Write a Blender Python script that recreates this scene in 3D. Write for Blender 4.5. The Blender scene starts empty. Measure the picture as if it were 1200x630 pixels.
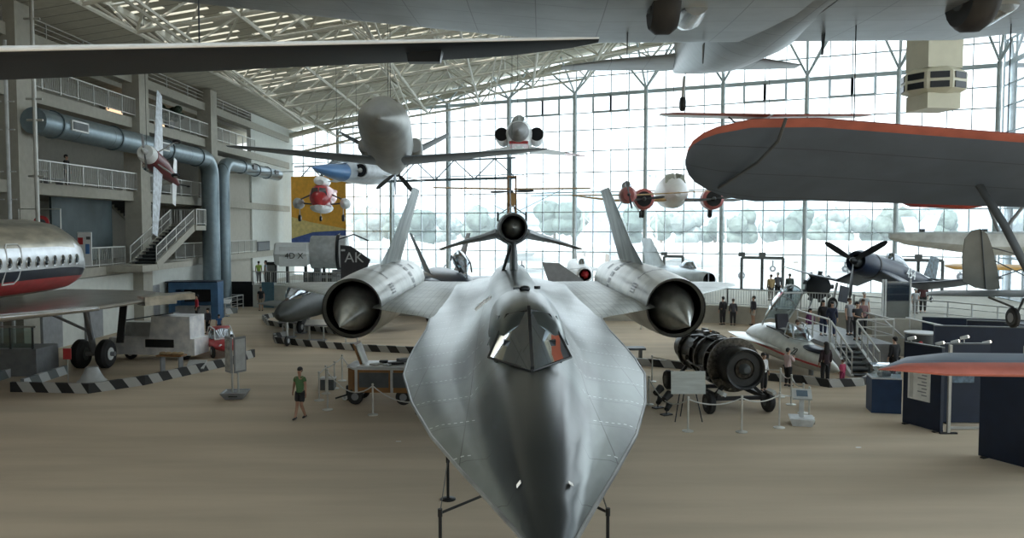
import bpy, bmesh, math, random
from mathutils import Vector, Matrix, Euler
random.seed(7)
PI = math.pi; V = Vector
C = bpy.context.scene.collection
# ------------------------------------------------------------------ camera, sky, sun, exposure
F = 950.0; H = 6.0; PITCH = math.atan(49 / F)
cam_d = bpy.data.cameras.new('camera'); cam = bpy.data.objects.new('camera', cam_d); C.objects.link(cam)
cam_d.sensor_width = 36; cam_d.lens = 36 * F / 1200; cam_d.clip_end = 1500; cam_d.clip_start = 0.1
cam.location = (0, 0, H); cam.rotation_euler = (PI / 2 - PITCH, 0, 0)
bpy.context.scene.camera = cam
w = bpy.data.worlds.new('sky'); bpy.context.scene.world = w; w.use_nodes = True
nt = w.node_tree; bg = nt.nodes['Background']
tc = nt.nodes.new('ShaderNodeTexCoord'); sep = nt.nodes.new('ShaderNodeSeparateXYZ'); rmp = nt.nodes.new('ShaderNodeValToRGB')
nt.links.new(tc.outputs['Generated'], sep.inputs[0]); nt.links.new(sep.outputs['Z'], rmp.inputs[0]); nt.links.new(rmp.outputs[0], bg.inputs[0])
rmp.color_ramp.elements[0].position = 0.0; rmp.color_ramp.elements[0].color = (0.86, 0.93, 0.97, 1)
rmp.color_ramp.elements[1].position = 0.6; rmp.color_ramp.elements[1].color = (0.80, 0.92, 1.0, 1)
bg.inputs[1].default_value = 1.55
sl = bpy.data.lights.new('sun', 'SUN'); sl.energy = 2.2; sl.angle = math.radians(4); sl.color = (1, 0.96, 0.88)
so = bpy.data.objects.new('sun', sl); C.objects.link(so); so.rotation_euler = (math.radians(35), math.radians(-28), 0)
vs = bpy.context.scene.view_settings
vs.view_transform = 'Standard'; vs.look = 'None'; vs.gamma = 1; vs.use_curve_mapping = False; vs.exposure = 1.2
bpy.context.scene.cycles.max_bounces = 8; bpy.context.scene.cycles.transparent_max_bounces = 16

FW = V((0, math.cos(PITCH), -math.sin(PITCH))); UPV = V((0, math.sin(PITCH), math.cos(PITCH)))
def P(px, py, Y):
    "world point at depth Y seen at a pixel of the 1200x630 frame"
    d = FW + V((1, 0, 0)) * ((px - 600) / F) - UPV * ((py - 315) / F)
    return V((0, 0, H)) + d * (Y / d.y)
def G(px, py, z=0.0):
    "point of the horizontal plane z seen at a pixel"
    d = FW + V((1, 0, 0)) * ((px - 600) / F) - UPV * ((py - 315) / F)
    return V((0, 0, H)) + d * ((z - H) / d.z)

# ------------------------------------------------------------------ materials
MATS = {}
def mat(name, col, rough=0.5, metal=0.0, var=0.12, scale=3.0, bump=0.0, lines=None, stretch=(1, 1, 1), coat=0.0, col2=None, spec=None):
    if name in MATS: return MATS[name]
    m = bpy.data.materials.new(name); m.use_nodes = True; t = m.node_tree; N = t.nodes; L = t.links
    b = N['Principled BSDF']; b.inputs['Roughness'].default_value = rough; b.inputs['Metallic'].default_value = metal
    if spec is not None: b.inputs['Specular IOR Level'].default_value = spec
    if coat: b.inputs['Coat Weight'].default_value = coat
    tc = N.new('ShaderNodeTexCoord'); mp = N.new('ShaderNodeMapping'); mp.inputs['Scale'].default_value = stretch
    L.new(tc.outputs['Object'], mp.inputs[0])
    no = N.new('ShaderNodeTexNoise'); no.inputs['Scale'].default_value = scale; no.inputs['Detail'].default_value = 6
    L.new(mp.outputs[0], no.inputs['Vector'])
    r = N.new('ShaderNodeValToRGB'); L.new(no.outputs[0], r.inputs[0])
    c2 = col2 if col2 else [min(1, c * (1 + var)) for c in col]; c1 = [c * (1 - var) for c in col] if not col2 else col
    r.color_ramp.elements[0].position = 0.35; r.color_ramp.elements[1].position = 0.65
    r.color_ramp.elements[0].color = (*c1, 1); r.color_ramp.elements[1].color = (*c2, 1)
    out = r.outputs[0]
    if lines:
        sp = N.new('ShaderNodeSeparateXYZ'); L.new(tc.outputs['Object'], sp.inputs[0]); prev = None
        for ax, per, wd in lines:
            a = N.new('ShaderNodeMath'); a.operation = 'MULTIPLY'; a.inputs[1].default_value = 1 / per; L.new(sp.outputs[ax], a.inputs[0])
            fr = N.new('ShaderNodeMath'); fr.operation = 'FRACT'; L.new(a.outputs[0], fr.inputs[0])
            lt = N.new('ShaderNodeMath'); lt.operation = 'LESS_THAN'; lt.inputs[1].default_value = wd / per; L.new(fr.outputs[0], lt.inputs[0])
            if prev is None: prev = lt.outputs[0]
            else:
                mx = N.new('ShaderNodeMath'); mx.operation = 'MAXIMUM'; L.new(prev, mx.inputs[0]); L.new(lt.outputs[0], mx.inputs[1]); prev = mx.outputs[0]
        mi = N.new('ShaderNodeMix'); mi.data_type = 'RGBA'; mi.inputs['B'].default_value = (*[c * 0.5 for c in col], 1)
        L.new(out, mi.inputs['A']); L.new(prev, mi.inputs['Factor']); out = mi.outputs['Result']
    L.new(out, b.inputs['Base Color'])
    if bump:
        bp = N.new('ShaderNodeBump'); bp.inputs['Strength'].default_value = bump; bp.inputs['Distance'].default_value = 0.05
        L.new(no.outputs[0], bp.inputs['Height']); L.new(bp.outputs[0], b.inputs['Normal'])
    MATS[name] = m; return m
def stripes(name, c1, c2, per, ang=0.7, duty=0.5):
    "diagonal two colour warning stripes painted on a kerb, along the object x axis"
    m = bpy.data.materials.new(name); m.use_nodes = True; t = m.node_tree; N = t.nodes; L = t.links; b = N['Principled BSDF']; b.inputs['Roughness'].default_value = .6
    u = N.new('ShaderNodeUVMap'); sp = N.new('ShaderNodeSeparateXYZ'); L.new(u.outputs[0], sp.inputs[0])
    a = N.new('ShaderNodeMath'); a.operation = 'MULTIPLY_ADD'; a.inputs[1].default_value = ang; L.new(sp.outputs['Y'], a.inputs[0]); L.new(sp.outputs['X'], a.inputs[2])
    q = N.new('ShaderNodeMath'); q.operation = 'MULTIPLY'; q.inputs[1].default_value = 1 / per; L.new(a.outputs[0], q.inputs[0])
    fr = N.new('ShaderNodeMath'); fr.operation = 'FRACT'; L.new(q.outputs[0], fr.inputs[0])
    lt = N.new('ShaderNodeMath'); lt.operation = 'LESS_THAN'; lt.inputs[1].default_value = duty; L.new(fr.outputs[0], lt.inputs[0])
    mi = N.new('ShaderNodeMix'); mi.data_type = 'RGBA'; mi.inputs['A'].default_value = (*c1, 1); mi.inputs['B'].default_value = (*c2, 1)
    L.new(lt.outputs[0], mi.inputs['Factor']); L.new(mi.outputs['Result'], b.inputs['Base Color']); return m
def glass(name, tint=(0.95, 0.98, 1), refl=0.08, rough=0.02, haze_veil=0):
    m = bpy.data.materials.new(name); m.use_nodes = True; t = m.node_tree; N = t.nodes; L = t.links
    for n in list(N):
        if n.type == 'BSDF_PRINCIPLED': N.remove(n)
    o = [n for n in N if n.type == 'OUTPUT_MATERIAL'][0]
    tr = N.new('ShaderNodeBsdfTransparent'); tr.inputs[0].default_value = (*tint, 1)
    gl = N.new('ShaderNodeBsdfGlossy'); gl.inputs['Roughness'].default_value = rough; gl.inputs['Color'].default_value = (.9, .95, 1, 1)
    fr = N.new('ShaderNodeFresnel'); fr.inputs[0].default_value = 1.45
    ad = N.new('ShaderNodeMath'); ad.operation = 'ADD'; ad.inputs[1].default_value = refl; ad.use_clamp = True; L.new(fr.outputs[0], ad.inputs[0])
    mx = N.new('ShaderNodeMixShader'); L.new(ad.outputs[0], mx.inputs[0]); L.new(tr.outputs[0], mx.inputs[1]); L.new(gl.outputs[0], mx.inputs[2]); src = mx.outputs[0]
    if haze_veil:
        du = N.new('ShaderNodeBsdfTranslucent'); du.inputs[0].default_value = (.9, .95, 1, 1); m2 = N.new('ShaderNodeMixShader'); m2.inputs[0].default_value = haze_veil
        L.new(src, m2.inputs[1]); L.new(du.outputs[0], m2.inputs[2]); src = m2.outputs[0]
    L.new(src, o.inputs[0])
    return m
carpet = mat('carpet', (0.50, 0.41, 0.30), 0.95, var=0.11, scale=0.35, stretch=(0.35, 2.2, 1))
wallm = mat('plaster', (0.42, 0.40, 0.345), 0.9, var=0.04)
wallw = mat('white_plaster', (0.62, 0.64, 0.60), 0.9, var=0.04)
concrete = mat('beige_concrete', (0.40, 0.385, 0.33), 0.9, var=0.06)
darkin = mat('dark_interior', (0.10, 0.095, 0.085), 0.9)
steelw = mat('white_steel', (0.60, 0.58, 0.50), 0.6, var=0.05)
mullm = mat('window_metal', (0.50, 0.57, 0.60), 0.5, 0.3, var=0.05)
roofm = mat('roof_deck', (0.50, 0.47, 0.38), 0.9, var=0.06, lines=[('Y', 1.2, 0.09)])
railm = mat('rail_metal', (0.5, 0.5, 0.47), 0.45, 0.5, var=0.04)
ductm = mat('duct_metal', (0.22, 0.28, 0.31), 0.38, 0.6, var=0.08, lines=[('Y', 3.4, 0.06)])
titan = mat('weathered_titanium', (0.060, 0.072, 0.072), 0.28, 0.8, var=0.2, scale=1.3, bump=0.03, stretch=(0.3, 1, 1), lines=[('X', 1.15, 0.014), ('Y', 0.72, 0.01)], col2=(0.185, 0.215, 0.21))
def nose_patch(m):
    "a dark reflection painted into the nose centre colour: |y| < .1 + .15 d, ahead of the windshield"
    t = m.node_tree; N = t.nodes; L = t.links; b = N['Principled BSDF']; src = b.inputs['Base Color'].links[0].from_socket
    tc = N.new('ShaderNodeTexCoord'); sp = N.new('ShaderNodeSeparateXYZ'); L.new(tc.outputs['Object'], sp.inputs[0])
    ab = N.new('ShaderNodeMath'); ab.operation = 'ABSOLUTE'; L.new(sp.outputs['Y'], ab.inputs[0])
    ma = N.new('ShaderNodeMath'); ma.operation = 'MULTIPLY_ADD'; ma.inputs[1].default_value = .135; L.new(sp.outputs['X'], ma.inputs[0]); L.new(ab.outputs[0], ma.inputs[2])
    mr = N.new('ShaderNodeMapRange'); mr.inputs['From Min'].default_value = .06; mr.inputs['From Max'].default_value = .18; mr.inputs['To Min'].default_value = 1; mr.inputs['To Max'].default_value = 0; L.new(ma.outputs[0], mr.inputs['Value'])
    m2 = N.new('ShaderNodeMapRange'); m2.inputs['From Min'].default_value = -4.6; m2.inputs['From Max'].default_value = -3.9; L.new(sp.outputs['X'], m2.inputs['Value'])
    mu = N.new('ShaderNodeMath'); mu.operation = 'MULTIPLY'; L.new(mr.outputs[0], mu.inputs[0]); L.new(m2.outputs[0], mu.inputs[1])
    mx = N.new('ShaderNodeMix'); mx.data_type = 'RGBA'; mx.inputs['B'].default_value = (.030, .035, .036, 1); L.new(src, mx.inputs['A']); L.new(mu.outputs[0], mx.inputs['Factor'])  # dark mirrored tone painted over the titanium colour
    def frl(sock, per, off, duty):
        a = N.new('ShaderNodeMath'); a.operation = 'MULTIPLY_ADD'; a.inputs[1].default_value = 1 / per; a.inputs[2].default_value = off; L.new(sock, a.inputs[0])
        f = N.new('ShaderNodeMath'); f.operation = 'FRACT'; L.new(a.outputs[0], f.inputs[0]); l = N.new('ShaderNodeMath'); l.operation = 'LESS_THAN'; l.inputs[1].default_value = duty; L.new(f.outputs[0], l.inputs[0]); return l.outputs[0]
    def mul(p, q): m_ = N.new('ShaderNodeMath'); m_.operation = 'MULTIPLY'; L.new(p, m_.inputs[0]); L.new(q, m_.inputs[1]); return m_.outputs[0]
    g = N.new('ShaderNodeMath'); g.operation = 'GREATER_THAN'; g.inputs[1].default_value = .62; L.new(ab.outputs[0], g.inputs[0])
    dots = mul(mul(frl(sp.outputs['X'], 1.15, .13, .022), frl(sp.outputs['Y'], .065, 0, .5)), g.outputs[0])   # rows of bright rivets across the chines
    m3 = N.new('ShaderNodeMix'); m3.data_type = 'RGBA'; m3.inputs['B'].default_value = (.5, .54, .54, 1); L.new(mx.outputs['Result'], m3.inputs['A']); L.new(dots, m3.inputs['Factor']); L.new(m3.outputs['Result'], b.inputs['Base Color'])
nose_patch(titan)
titanw = mat('wing_titanium', (0.34, 0.36, 0.35), 0.4, 0.7, var=0.2, scale=1.5, lines=[('Y', 0.16, 0.012), ('X', 2.1, 0.03)], col2=(0.48, 0.50, 0.48))
titand = mat('dark_titanium', (0.12, 0.13, 0.135), 0.35, 0.75, var=0.25, scale=1.5, col2=(0.24, 0.26, 0.26))
conem = mat('spike_metal', (0.30, 0.30, 0.27), 0.28, 0.85, var=0.3, scale=2, col2=(0.5, 0.5, 0.46))
alum = mat('polished_aluminium', (0.62, 0.64, 0.65), 0.22, 0.95, var=0.15, scale=2.5, bump=0.03, lines=[('X', 1.1, 0.015)])
alumd = mat('dull_aluminium', (0.48, 0.50, 0.51), 0.4, 0.7, var=0.14, scale=1.6, lines=[('X', 0.9, 0.012), ('Y', 1.3, 0.012)])
black = mat('black_rubber', (0.015, 0.015, 0.016), 0.6)
blackm = mat('black_metal', (0.02, 0.022, 0.024), 0.35, 0.5)
greym = mat('grey_paint', (0.25, 0.26, 0.27), 0.5)
lgrey = mat('light_grey_paint', (0.52, 0.54, 0.54), 0.45)
darkgrey = mat('dark_grey_paint', (0.07, 0.08, 0.085), 0.5)
white = mat('white_paint', (0.78, 0.80, 0.80), 0.35, var=0.04)
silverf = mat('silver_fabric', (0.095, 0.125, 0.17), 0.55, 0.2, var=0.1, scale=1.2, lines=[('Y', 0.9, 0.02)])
dcm = mat('grey_airliner_skin', (0.25, 0.28, 0.295), 0.36, 0.55, var=0.1, scale=1.4, lines=[('X', 1.0, 0.02), ('Y', 1.2, 0.02)])
navy = mat('navy_paint', (0.010, 0.017, 0.036), 0.35, 0.0, spec=.3)
blue = mat('bright_blue_paint', (0.08, 0.20, 0.48), 0.3, coat=0.5)
red = mat('red_paint', (0.45, 0.03, 0.035), 0.35, coat=0.3)
orange = mat('orange_paint', (0.62, 0.13, 0.06), 0.45)
yellow = mat('tan_fabric', (0.62, 0.42, 0.20), 0.6)
goldy = mat('yellow_paint', (0.75, 0.42, 0.10), 0.5)
brownbox = mat('ochre_paint', (0.24, 0.115, 0.035), 0.5)
chrome = mat('brushed_steel', (0.55, 0.56, 0.56), 0.25, 0.9)
ropem = mat('white_rope', (0.55, 0.55, 0.52), 0.8)
navyp = mat('navy_panel', (0.006, 0.014, 0.035), 0.55, var=0.1)
paper = mat('white_board', (0.70, 0.70, 0.67), 0.6)
seatm = mat('dark_fabric', (0.05, 0.05, 0.06), 0.9)
bannm = mat('banner_orange', (0.80, 0.40, 0.05), 0.7, var=0.08)
bannb = mat('banner_blue', (0.07, 0.12, 0.35), 0.7)
banny = mat('banner_yellow', (0.75, 0.60, 0.25), 0.7)
win_glass = glass('window_glass', (0.93, 0.97, 0.98), 0.02, haze_veil=.11)  # outdoor haze is put into the panes as a whitish veil
can_glass = glass('canopy_glass', (0.33, 0.40, 0.42), 0.22)
dk_glass = glass('dark_cockpit_glass', (0.10, 0.13, 0.14), 0.35, 0.05)
kerbm = stripes('striped_kerb', (0.42, 0.42, 0.40), (0.02, 0.02, 0.02), 1.0)
kerbs = stripes('white_striped_kerb', (0.55, 0.57, 0.57), (0.16, 0.18, 0.18), 1.2)

# ------------------------------------------------------------------ mesh tools
class MB:
    def __init__(s): s.v = []; s.f = []; s.m = []; s.uv = {}
    def add(s, vs, fs, mi=0):
        o = len(s.v); s.v += [V(p) for p in vs]
        for f in fs: s.f.append([i + o for i in f]); s.m.append(mi)
        return s
    def box(s, c, d, R=None, mi=0):
        c = V(c); h = [x / 2 for x in d]; vs = []
        for sx in (-1, 1):
            for sy in (-1, 1):
                for sz in (-1, 1):
                    p = V((sx * h[0], sy * h[1], sz * h[2])); vs.append(c + (R @ p if R else p))
        return s.add(vs, [(0, 1, 3, 2), (4, 6, 7, 5), (0, 4, 5, 1), (2, 3, 7, 6), (0, 2, 6, 4), (1, 5, 7, 3)], mi)
    def loft(s, rings, c0=True, c1=True, mi=0):
        n = len(rings[0]); vs = [p for r in rings for p in r]; fs = []
        for i in range(len(rings) - 1):
            for j in range(n):
                k = (j + 1) % n; fs.append((i * n + j, i * n + k, (i + 1) * n + k, (i + 1) * n + j))
        if c0: fs.append(tuple(range(n - 1, -1, -1)))
        if c1: fs.append(tuple((len(rings) - 1) * n + j for j in range(n)))
        return s.add(vs, fs, mi)
    def tube(s, pts, r, n=8, mi=0, cap=True):
        pts = [V(p) for p in pts]; rs = r if isinstance(r, (list, tuple)) else [r] * len(pts); rings = []; u = None
        for i, p in enumerate(pts):
            a = pts[max(0, i - 1)]; b = pts[min(len(pts) - 1, i + 1)]; t = (b - a).normalized()
            if u is None: u = t.orthogonal().normalized()
            else:
                u = u - t * u.dot(t); u = u.normalized() if u.length > 1e-5 else t.orthogonal().normalized()
            w_ = t.cross(u); rings.append([p + (u * math.cos(2 * PI * k / n) + w_ * math.sin(2 * PI * k / n)) * rs[i] for k in range(n)])
        return s.loft(rings, cap, cap, mi)
    def cyl(s, a, b, r0, r1=None, n=14, mi=0, cap=True): return s.tube([a, b], [r0, r0 if r1 is None else r1], n, mi, cap)
    def bar(s, a, b, w_, h_, mi=0):
        a = V(a); b = V(b); t = (b - a).normalized(); up = V((0, 0, 1)) if abs(t.z) < .95 else V((0, 1, 0))
        x = t.cross(up).normalized(); y = x.cross(t)
        return s.loft([[p + x * (sx * w_ / 2) + y * (sy * h_ / 2) for sx, sy in ((-1, -1), (1, -1), (1, 1), (-1, 1))] for p in (a, b)], mi=mi)
    def lathe(s, prof, o=(0, 0, 0), axis='z', n=24, mi=0, cap=True, M=None):
        rings = []
        for r, h in prof:
            ring = []
            for k in range(n):
                a = 2 * PI * k / n; x, y = max(r, 1e-4) * math.cos(a), max(r, 1e-4) * math.sin(a)
                p = {'z': V((x, y, h)), 'x': V((h, x, y)), 'y': V((y, h, x))}[axis]
                ring.append(V(o) + (M @ p if M else p))
            rings.append(ring)
        return s.loft(rings, cap, cap, mi)
    def ell(s, c, r, nu=16, nv=10, mi=0, R=None):
        c = V(c); rings = []
        for i in range(nv + 1):
            ph = -PI / 2 + PI * min(max(i / nv, .02), .98); ring = []
            for k in range(nu):
                a = 2 * PI * k / nu; p = V((r[0] * math.cos(ph) * math.cos(a), r[1] * math.cos(ph) * math.sin(a), r[2] * math.sin(ph)))
                ring.append(c + (R @ p if R else p))
            rings.append(ring)
        return s.loft(rings, mi=mi)
    def fus(s, st, n=26, mi=0, c0=True, c1=True):
        "stations along x: (x, z centre, half width, half height up, half height down[, y centre])"
        rings = []
        for q in st:
            x, zc, w_, hu = q[:4]; hd = q[4] if len(q) > 4 else hu; yc = q[5] if len(q) > 5 else 0
            rings.append([V((x, yc + w_ * math.cos(2 * PI * k / n), zc + (hu if math.sin(2 * PI * k / n) > 0 else hd) * math.sin(2 * PI * k / n))) for k in range(n)])
        return s.loft(rings, c0, c1, mi)
    def wing(s, st, up=(0, 0, 1), n=9, mi=0, mi_le=None, under=3):
        "stations: (leading edge, trailing edge, thickness)"
        up = V(up); rings = []
        xs = [(1 - math.cos(PI * i / n)) / 2 for i in range(n + 1)]
        def th(x): return 5 * (0.2969 * math.sqrt(x) - 0.126 * x - 0.3516 * x * x + 0.2843 * x ** 3 - 0.1015 * x ** 4)
        for le, te, t in st:
            le = V(le); te = V(te); r = [le.lerp(te, x) + up * (t * th(x) * .62) for x in xs]
            r += [le.lerp(te, x) - up * (t * th(x) * .38) for x in reversed(xs[1:-1])]; rings.append(r)
        o = len(s.f); s.loft(rings, mi=mi)
        if mi_le is not None:
            m = len(rings[0])
            for i in range(len(rings) - 1):
                for j in [0, 1, 2] + [m - 1 - q for q in range(under)]: s.m[o + i * m + j] = mi_le
        return s
    def prism(s, poly, z0, z1, mi=0):
        return s.loft([[V((p[0], p[1], z0)) for p in poly], [V((p[0], p[1], z1)) for p in poly]], mi=mi)
    def build(s, name, m=None, parent=None, smooth=True, kind=None, label=None, ang=38):
        me = bpy.data.meshes.new(name); me.from_pydata([tuple(p) for p in s.v], [], s.f)
        for k in (m if isinstance(m, (list, tuple)) else [m]): me.materials.append(k)
        for p, mi in zip(me.polygons, s.m): p.material_index = mi
        bm = bmesh.new(); bm.from_mesh(me); bmesh.ops.recalc_face_normals(bm, faces=bm.faces)
        if smooth:
            for f in bm.faces: f.smooth = True
            for e in bm.edges:
                if len(e.link_faces) == 2 and e.calc_face_angle(0) > math.radians(ang): e.smooth = False
        bm.to_mesh(me); bm.free()
        o = bpy.data.objects.new(name, me); C.objects.link(o)
        if parent: o.parent = parent
        if kind: o['kind'] = kind
        if label: o['label'] = label
        return o
def tag(o, label, cat, group=None, kind=None):
    o['label'] = label; o['category'] = cat
    if group: o['group'] = group
    if kind: o['kind'] = kind
    return o
def thing(name, label, cat, loc=(0, 0, 0), rot=(0, 0, 0), group=None):
    o = bpy.data.objects.new(name, None); C.objects.link(o); o.location = loc; o.rotation_euler = rot; o.empty_display_size = .2
    return tag(o, label, cat, group)
def struct(name, mb, m, parent=None, smooth=False): return mb.build(name, m, parent, smooth, kind='structure')
def heading(d, roll=0.0):
    "rotation whose local x axis points along d"
    d = V(d).normalized(); y = V((0, 0, 1)).cross(d).normalized(); z = d.cross(y)
    M = Matrix((d, y, z)).transposed() @ Matrix.Rotation(roll, 3, 'X'); return M.to_euler()
def dup(root, loc, rot, label, group=None):
    r = root.copy(); C.objects.link(r); r.location = loc; r.rotation_euler = rot; r['label'] = label
    if group: r['group'] = group
    for ch in list(root.children):
        c = ch.copy(); C.objects.link(c); c.parent = r
        for g in ch.children: d = g.copy(); C.objects.link(d); d.parent = c
    return r
def text(s, size, m, parent, loc, rot, name='number_marking', ext=.004):
    cu = bpy.data.curves.new(name, 'FONT'); cu.body = s; cu.size = size; cu.extrude = ext; cu.align_x = 'CENTER'; cu.align_y = 'CENTER'
    cu.materials.append(m); tmp = bpy.data.objects.new('text_outline', cu); C.objects.link(tmp); dg = bpy.context.evaluated_depsgraph_get(); dg.update(); me = bpy.data.meshes.new_from_object(tmp.evaluated_get(dg))
    bpy.data.objects.remove(tmp); o = bpy.data.objects.new(name, me); C.objects.link(o); o.parent = parent; o.location = loc; o.rotation_euler = rot; return o
def wheel(mb, c, r, w_, axis='y', mi=0, mh=1):
    k = r - w_ * .4
    mb.lathe([(k * .55, -w_ / 2), (r * .85, -w_ / 2), (r, -w_ * .25), (r, w_ * .25), (r * .85, w_ / 2), (k * .55, w_ / 2)], c, axis, 20, mi)
    mb.lathe([(0.01, -w_ * .54), (k * .6, -w_ * .54), (k * .6, w_ * .54), (0.01, w_ * .54)], c, axis, 14, mh)
# ------------------------------------------------------------------ the building
XW = -22.5
def WY(x): return 73 - 0.476 * x
def RZ(x): return 19.7 + 0.165 * x
A_ = math.atan(-0.476); WD = V((math.cos(A_), math.sin(A_), 0)); WN = V((math.sin(A_), -math.cos(A_), 0))   # along the wall, into the hall
CX = 34.1; CY = WY(CX)
mb = MB(); mb.prism([(-32, -14), (36, -14), (34.4, CY), (-23.3, WY(-23.3)), (-32, WY(-23.3))], -.3, 0); struct('floor', mb, carpet)
# raised terrace along the window wall
TZ = 1.1
tp = [(-17.2, 62.5), (-15.5, 56.5), (5.2, 52.0), (13.5, 50.6), (19.5, 46.0), (22.8, 42.2), (24.5, 38.5), (31.5, 33.0), (33.0, 46), (34.0, CY - .1), (-22.3, WY(-22.3) - .15), (-22.3, 72)]
mb = MB(); mb.prism(tp, 0.0, TZ); struct('floor_terrace', mb, concrete)

# left gallery block: slabs, columns, back walls
mb = MB()
for z, t in ((3.85, .5), (8.1, .55), (12.45, .6)):
    mb.box((-25.2, 50, z - t / 2), (5.6, 64, t))
mb.box((XW - .1, 50, 14.75), (.5, 64, .55))
struct('floor_gallery', mb, concrete)
mb = MB()
for y in (24.9, 36.9, 48.8, 60.2): mb.box((XW + .05, y, 8), (1.0, 1.25, 16))
struct('column', mb, concrete)
mb = MB(); mb.box((-28.2, 50, 8), (.3, 66, 16)); struct('wall_left', mb, wallm)
mb = MB(); mb.box((-25.2, 60.9, 5.8), (5.0, .3, 3.9)); mb.box((-22.85, 65.6, 4), (.3, 9.6, 15)); mb.box((-25.2, 38.2, 10), (5, .25, 3.6)); struct('wall_gallery', mb, wallm)
mb = MB(); mb.box((-22.7, 77.2, 7.9), (.35, 13.6, 15.9)); mb.box((XW - .2, 50, 1.65), (.3, 26, 3.3)); struct('wall_lower', mb, wallw)
mb = MB()   # lighter recess frames in the lower wall
for y in (39.4, 43.4, 50.6):
    mb.box((XW + .0, y, 1.2), (.16, 1.7, 2.3))
struct('door_1', mb, greym)
mb = MB(); mb.box((2, -14, 10), (68, .4, 20)); struct('wall_rear', mb, mat('charcoal_wall', (.16, .16, .15), .9))
mb = MB(); mb.box((-31.8, 12, 9), (.4, 52, 18)); struct('wall_left_front', mb, wallm)
# mural between the first and second gallery level
mu = mat('mural', (0.02, 0.035, 0.03), 0.6, scale=.5, col2=(0.07, 0.10, 0.11))
mb = MB(); mb.box((-23.4, 44.3, 5.9), (.12, 6.2, 3.5)); tag(mb.build('wall_mural', mu), 'dark green mountain landscape mural below the second gallery level', 'mural')
for i, (y, z) in enumerate(((42.0, 11.1), (55.5, 11.2), (64.4, 11.2))):   # warm lamp niches on the upper gallery
    pass
# upper trough lamps
lampm = bpy.data.materials.new('warm_lamp'); lampm.use_nodes = True; b_ = lampm.node_tree.nodes['Principled BSDF']
b_.inputs['Emission Color'].default_value = (1, .62, .35, 1); b_.inputs['Emission Strength'].default_value = .6
for y, z, lb in ((44, 14.0, 'warm lit ceiling trough over the upper gallery nearest the camera'), (57, 14.0, 'warm lit ceiling trough over the upper gallery behind the stunt plane'), (64.5, 13.9, 'warm lit ceiling trough at the far end of the upper gallery'), (44, 9.9, 'warm lit strip above the second gallery level')):
    t = thing('trough_light', lb, 'lamp', (-27.8, y, z))
    MB().box((0, 0, 0), (.36, 3.0, .5)).build('housing', wallm, t); MB().box((.22, 0, 0), (.04, 2.6, .35)).build('diffuser', lampm, t)

def railing(pts, label, h=1.05, step=.16, post=1.6, m=None, group='gallery and terrace railings', thick=.035, bal=True):
    "railing of posts, top rail and balusters following a line of floor points"
    m = m or railm; pts = [V(p) for p in pts]; t = thing('railing', label, 'railing', pts[0], group=group); o = pts[0]
    top = MB(); inf = MB()
    for a, b in zip(pts, pts[1:]):
        L_ = (b - a).length; n = max(1, round(L_ / post)); top.bar(a - o + V((0, 0, h)), b - o + V((0, 0, h)), .07, .06)
        if bal: inf.bar(a - o + V((0, 0, .12)), b - o + V((0, 0, .12)), .04, .04)
        for i in range(n + 1):
            p = a.lerp(b, i / n) - o
            if i < n or b is pts[-1]: MB().box(p + V((0, 0, h / 2)), (.06, .06, h)).build('post', m, t, False)
        if bal:
            k = max(1, int(L_ / step))
            for i in range(k):
                p = a.lerp(b, (i + .5) / k) - o; inf.box(p + V((0, 0, h / 2 + .04)), (.022, .022, h - .12))
        else:
            for zz in (.35, .7): inf.bar(a - o + V((0, 0, zz * h)), b - o + V((0, 0, zz * h)), thick, thick)
    top.build('top_rail', m, t, False); inf.build('balusters' if bal else 'mid_rails', m, t, False); return t
XR = XW + .32
railing([(XR, 26, 12.45), (XR, 48.1, 12.45)], 'balcony railing on the top gallery level, near bay under the dark wing')
railing([(XR, 49.5, 12.45), (XR, 59.6, 12.45)], 'balcony railing on the top gallery level behind the tip of the stunt plane wing')
railing([(XR, 60.9, 12.45), (XR, 70.4, 12.45)], 'balcony railing on the top gallery level at its far end')
railing([(XR, 37.6, 8.1), (XR, 48.1, 8.1)], 'balcony railing on the middle gallery level below the grey duct')
railing([(XR, 49.5, 8.1), (XR, 59.6, 8.1)], 'balcony railing on the middle gallery level behind the red stunt plane')
railing([(XR, 37.6, 3.85), (XR, 46.4, 3.85)], 'balcony railing on the lowest gallery level beside the airliner')
railing([(XR, 53.4, 3.85), (XR, 70.4, 3.85)], 'balcony railing on the lowest gallery level behind the vertical ducts')
railing([(XW, 26, 15.02), (XW, 70.4, 15.02)], 'open two-bar rail along the roof level above the galleries', h=.75, bal=False, post=3.4)
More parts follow.
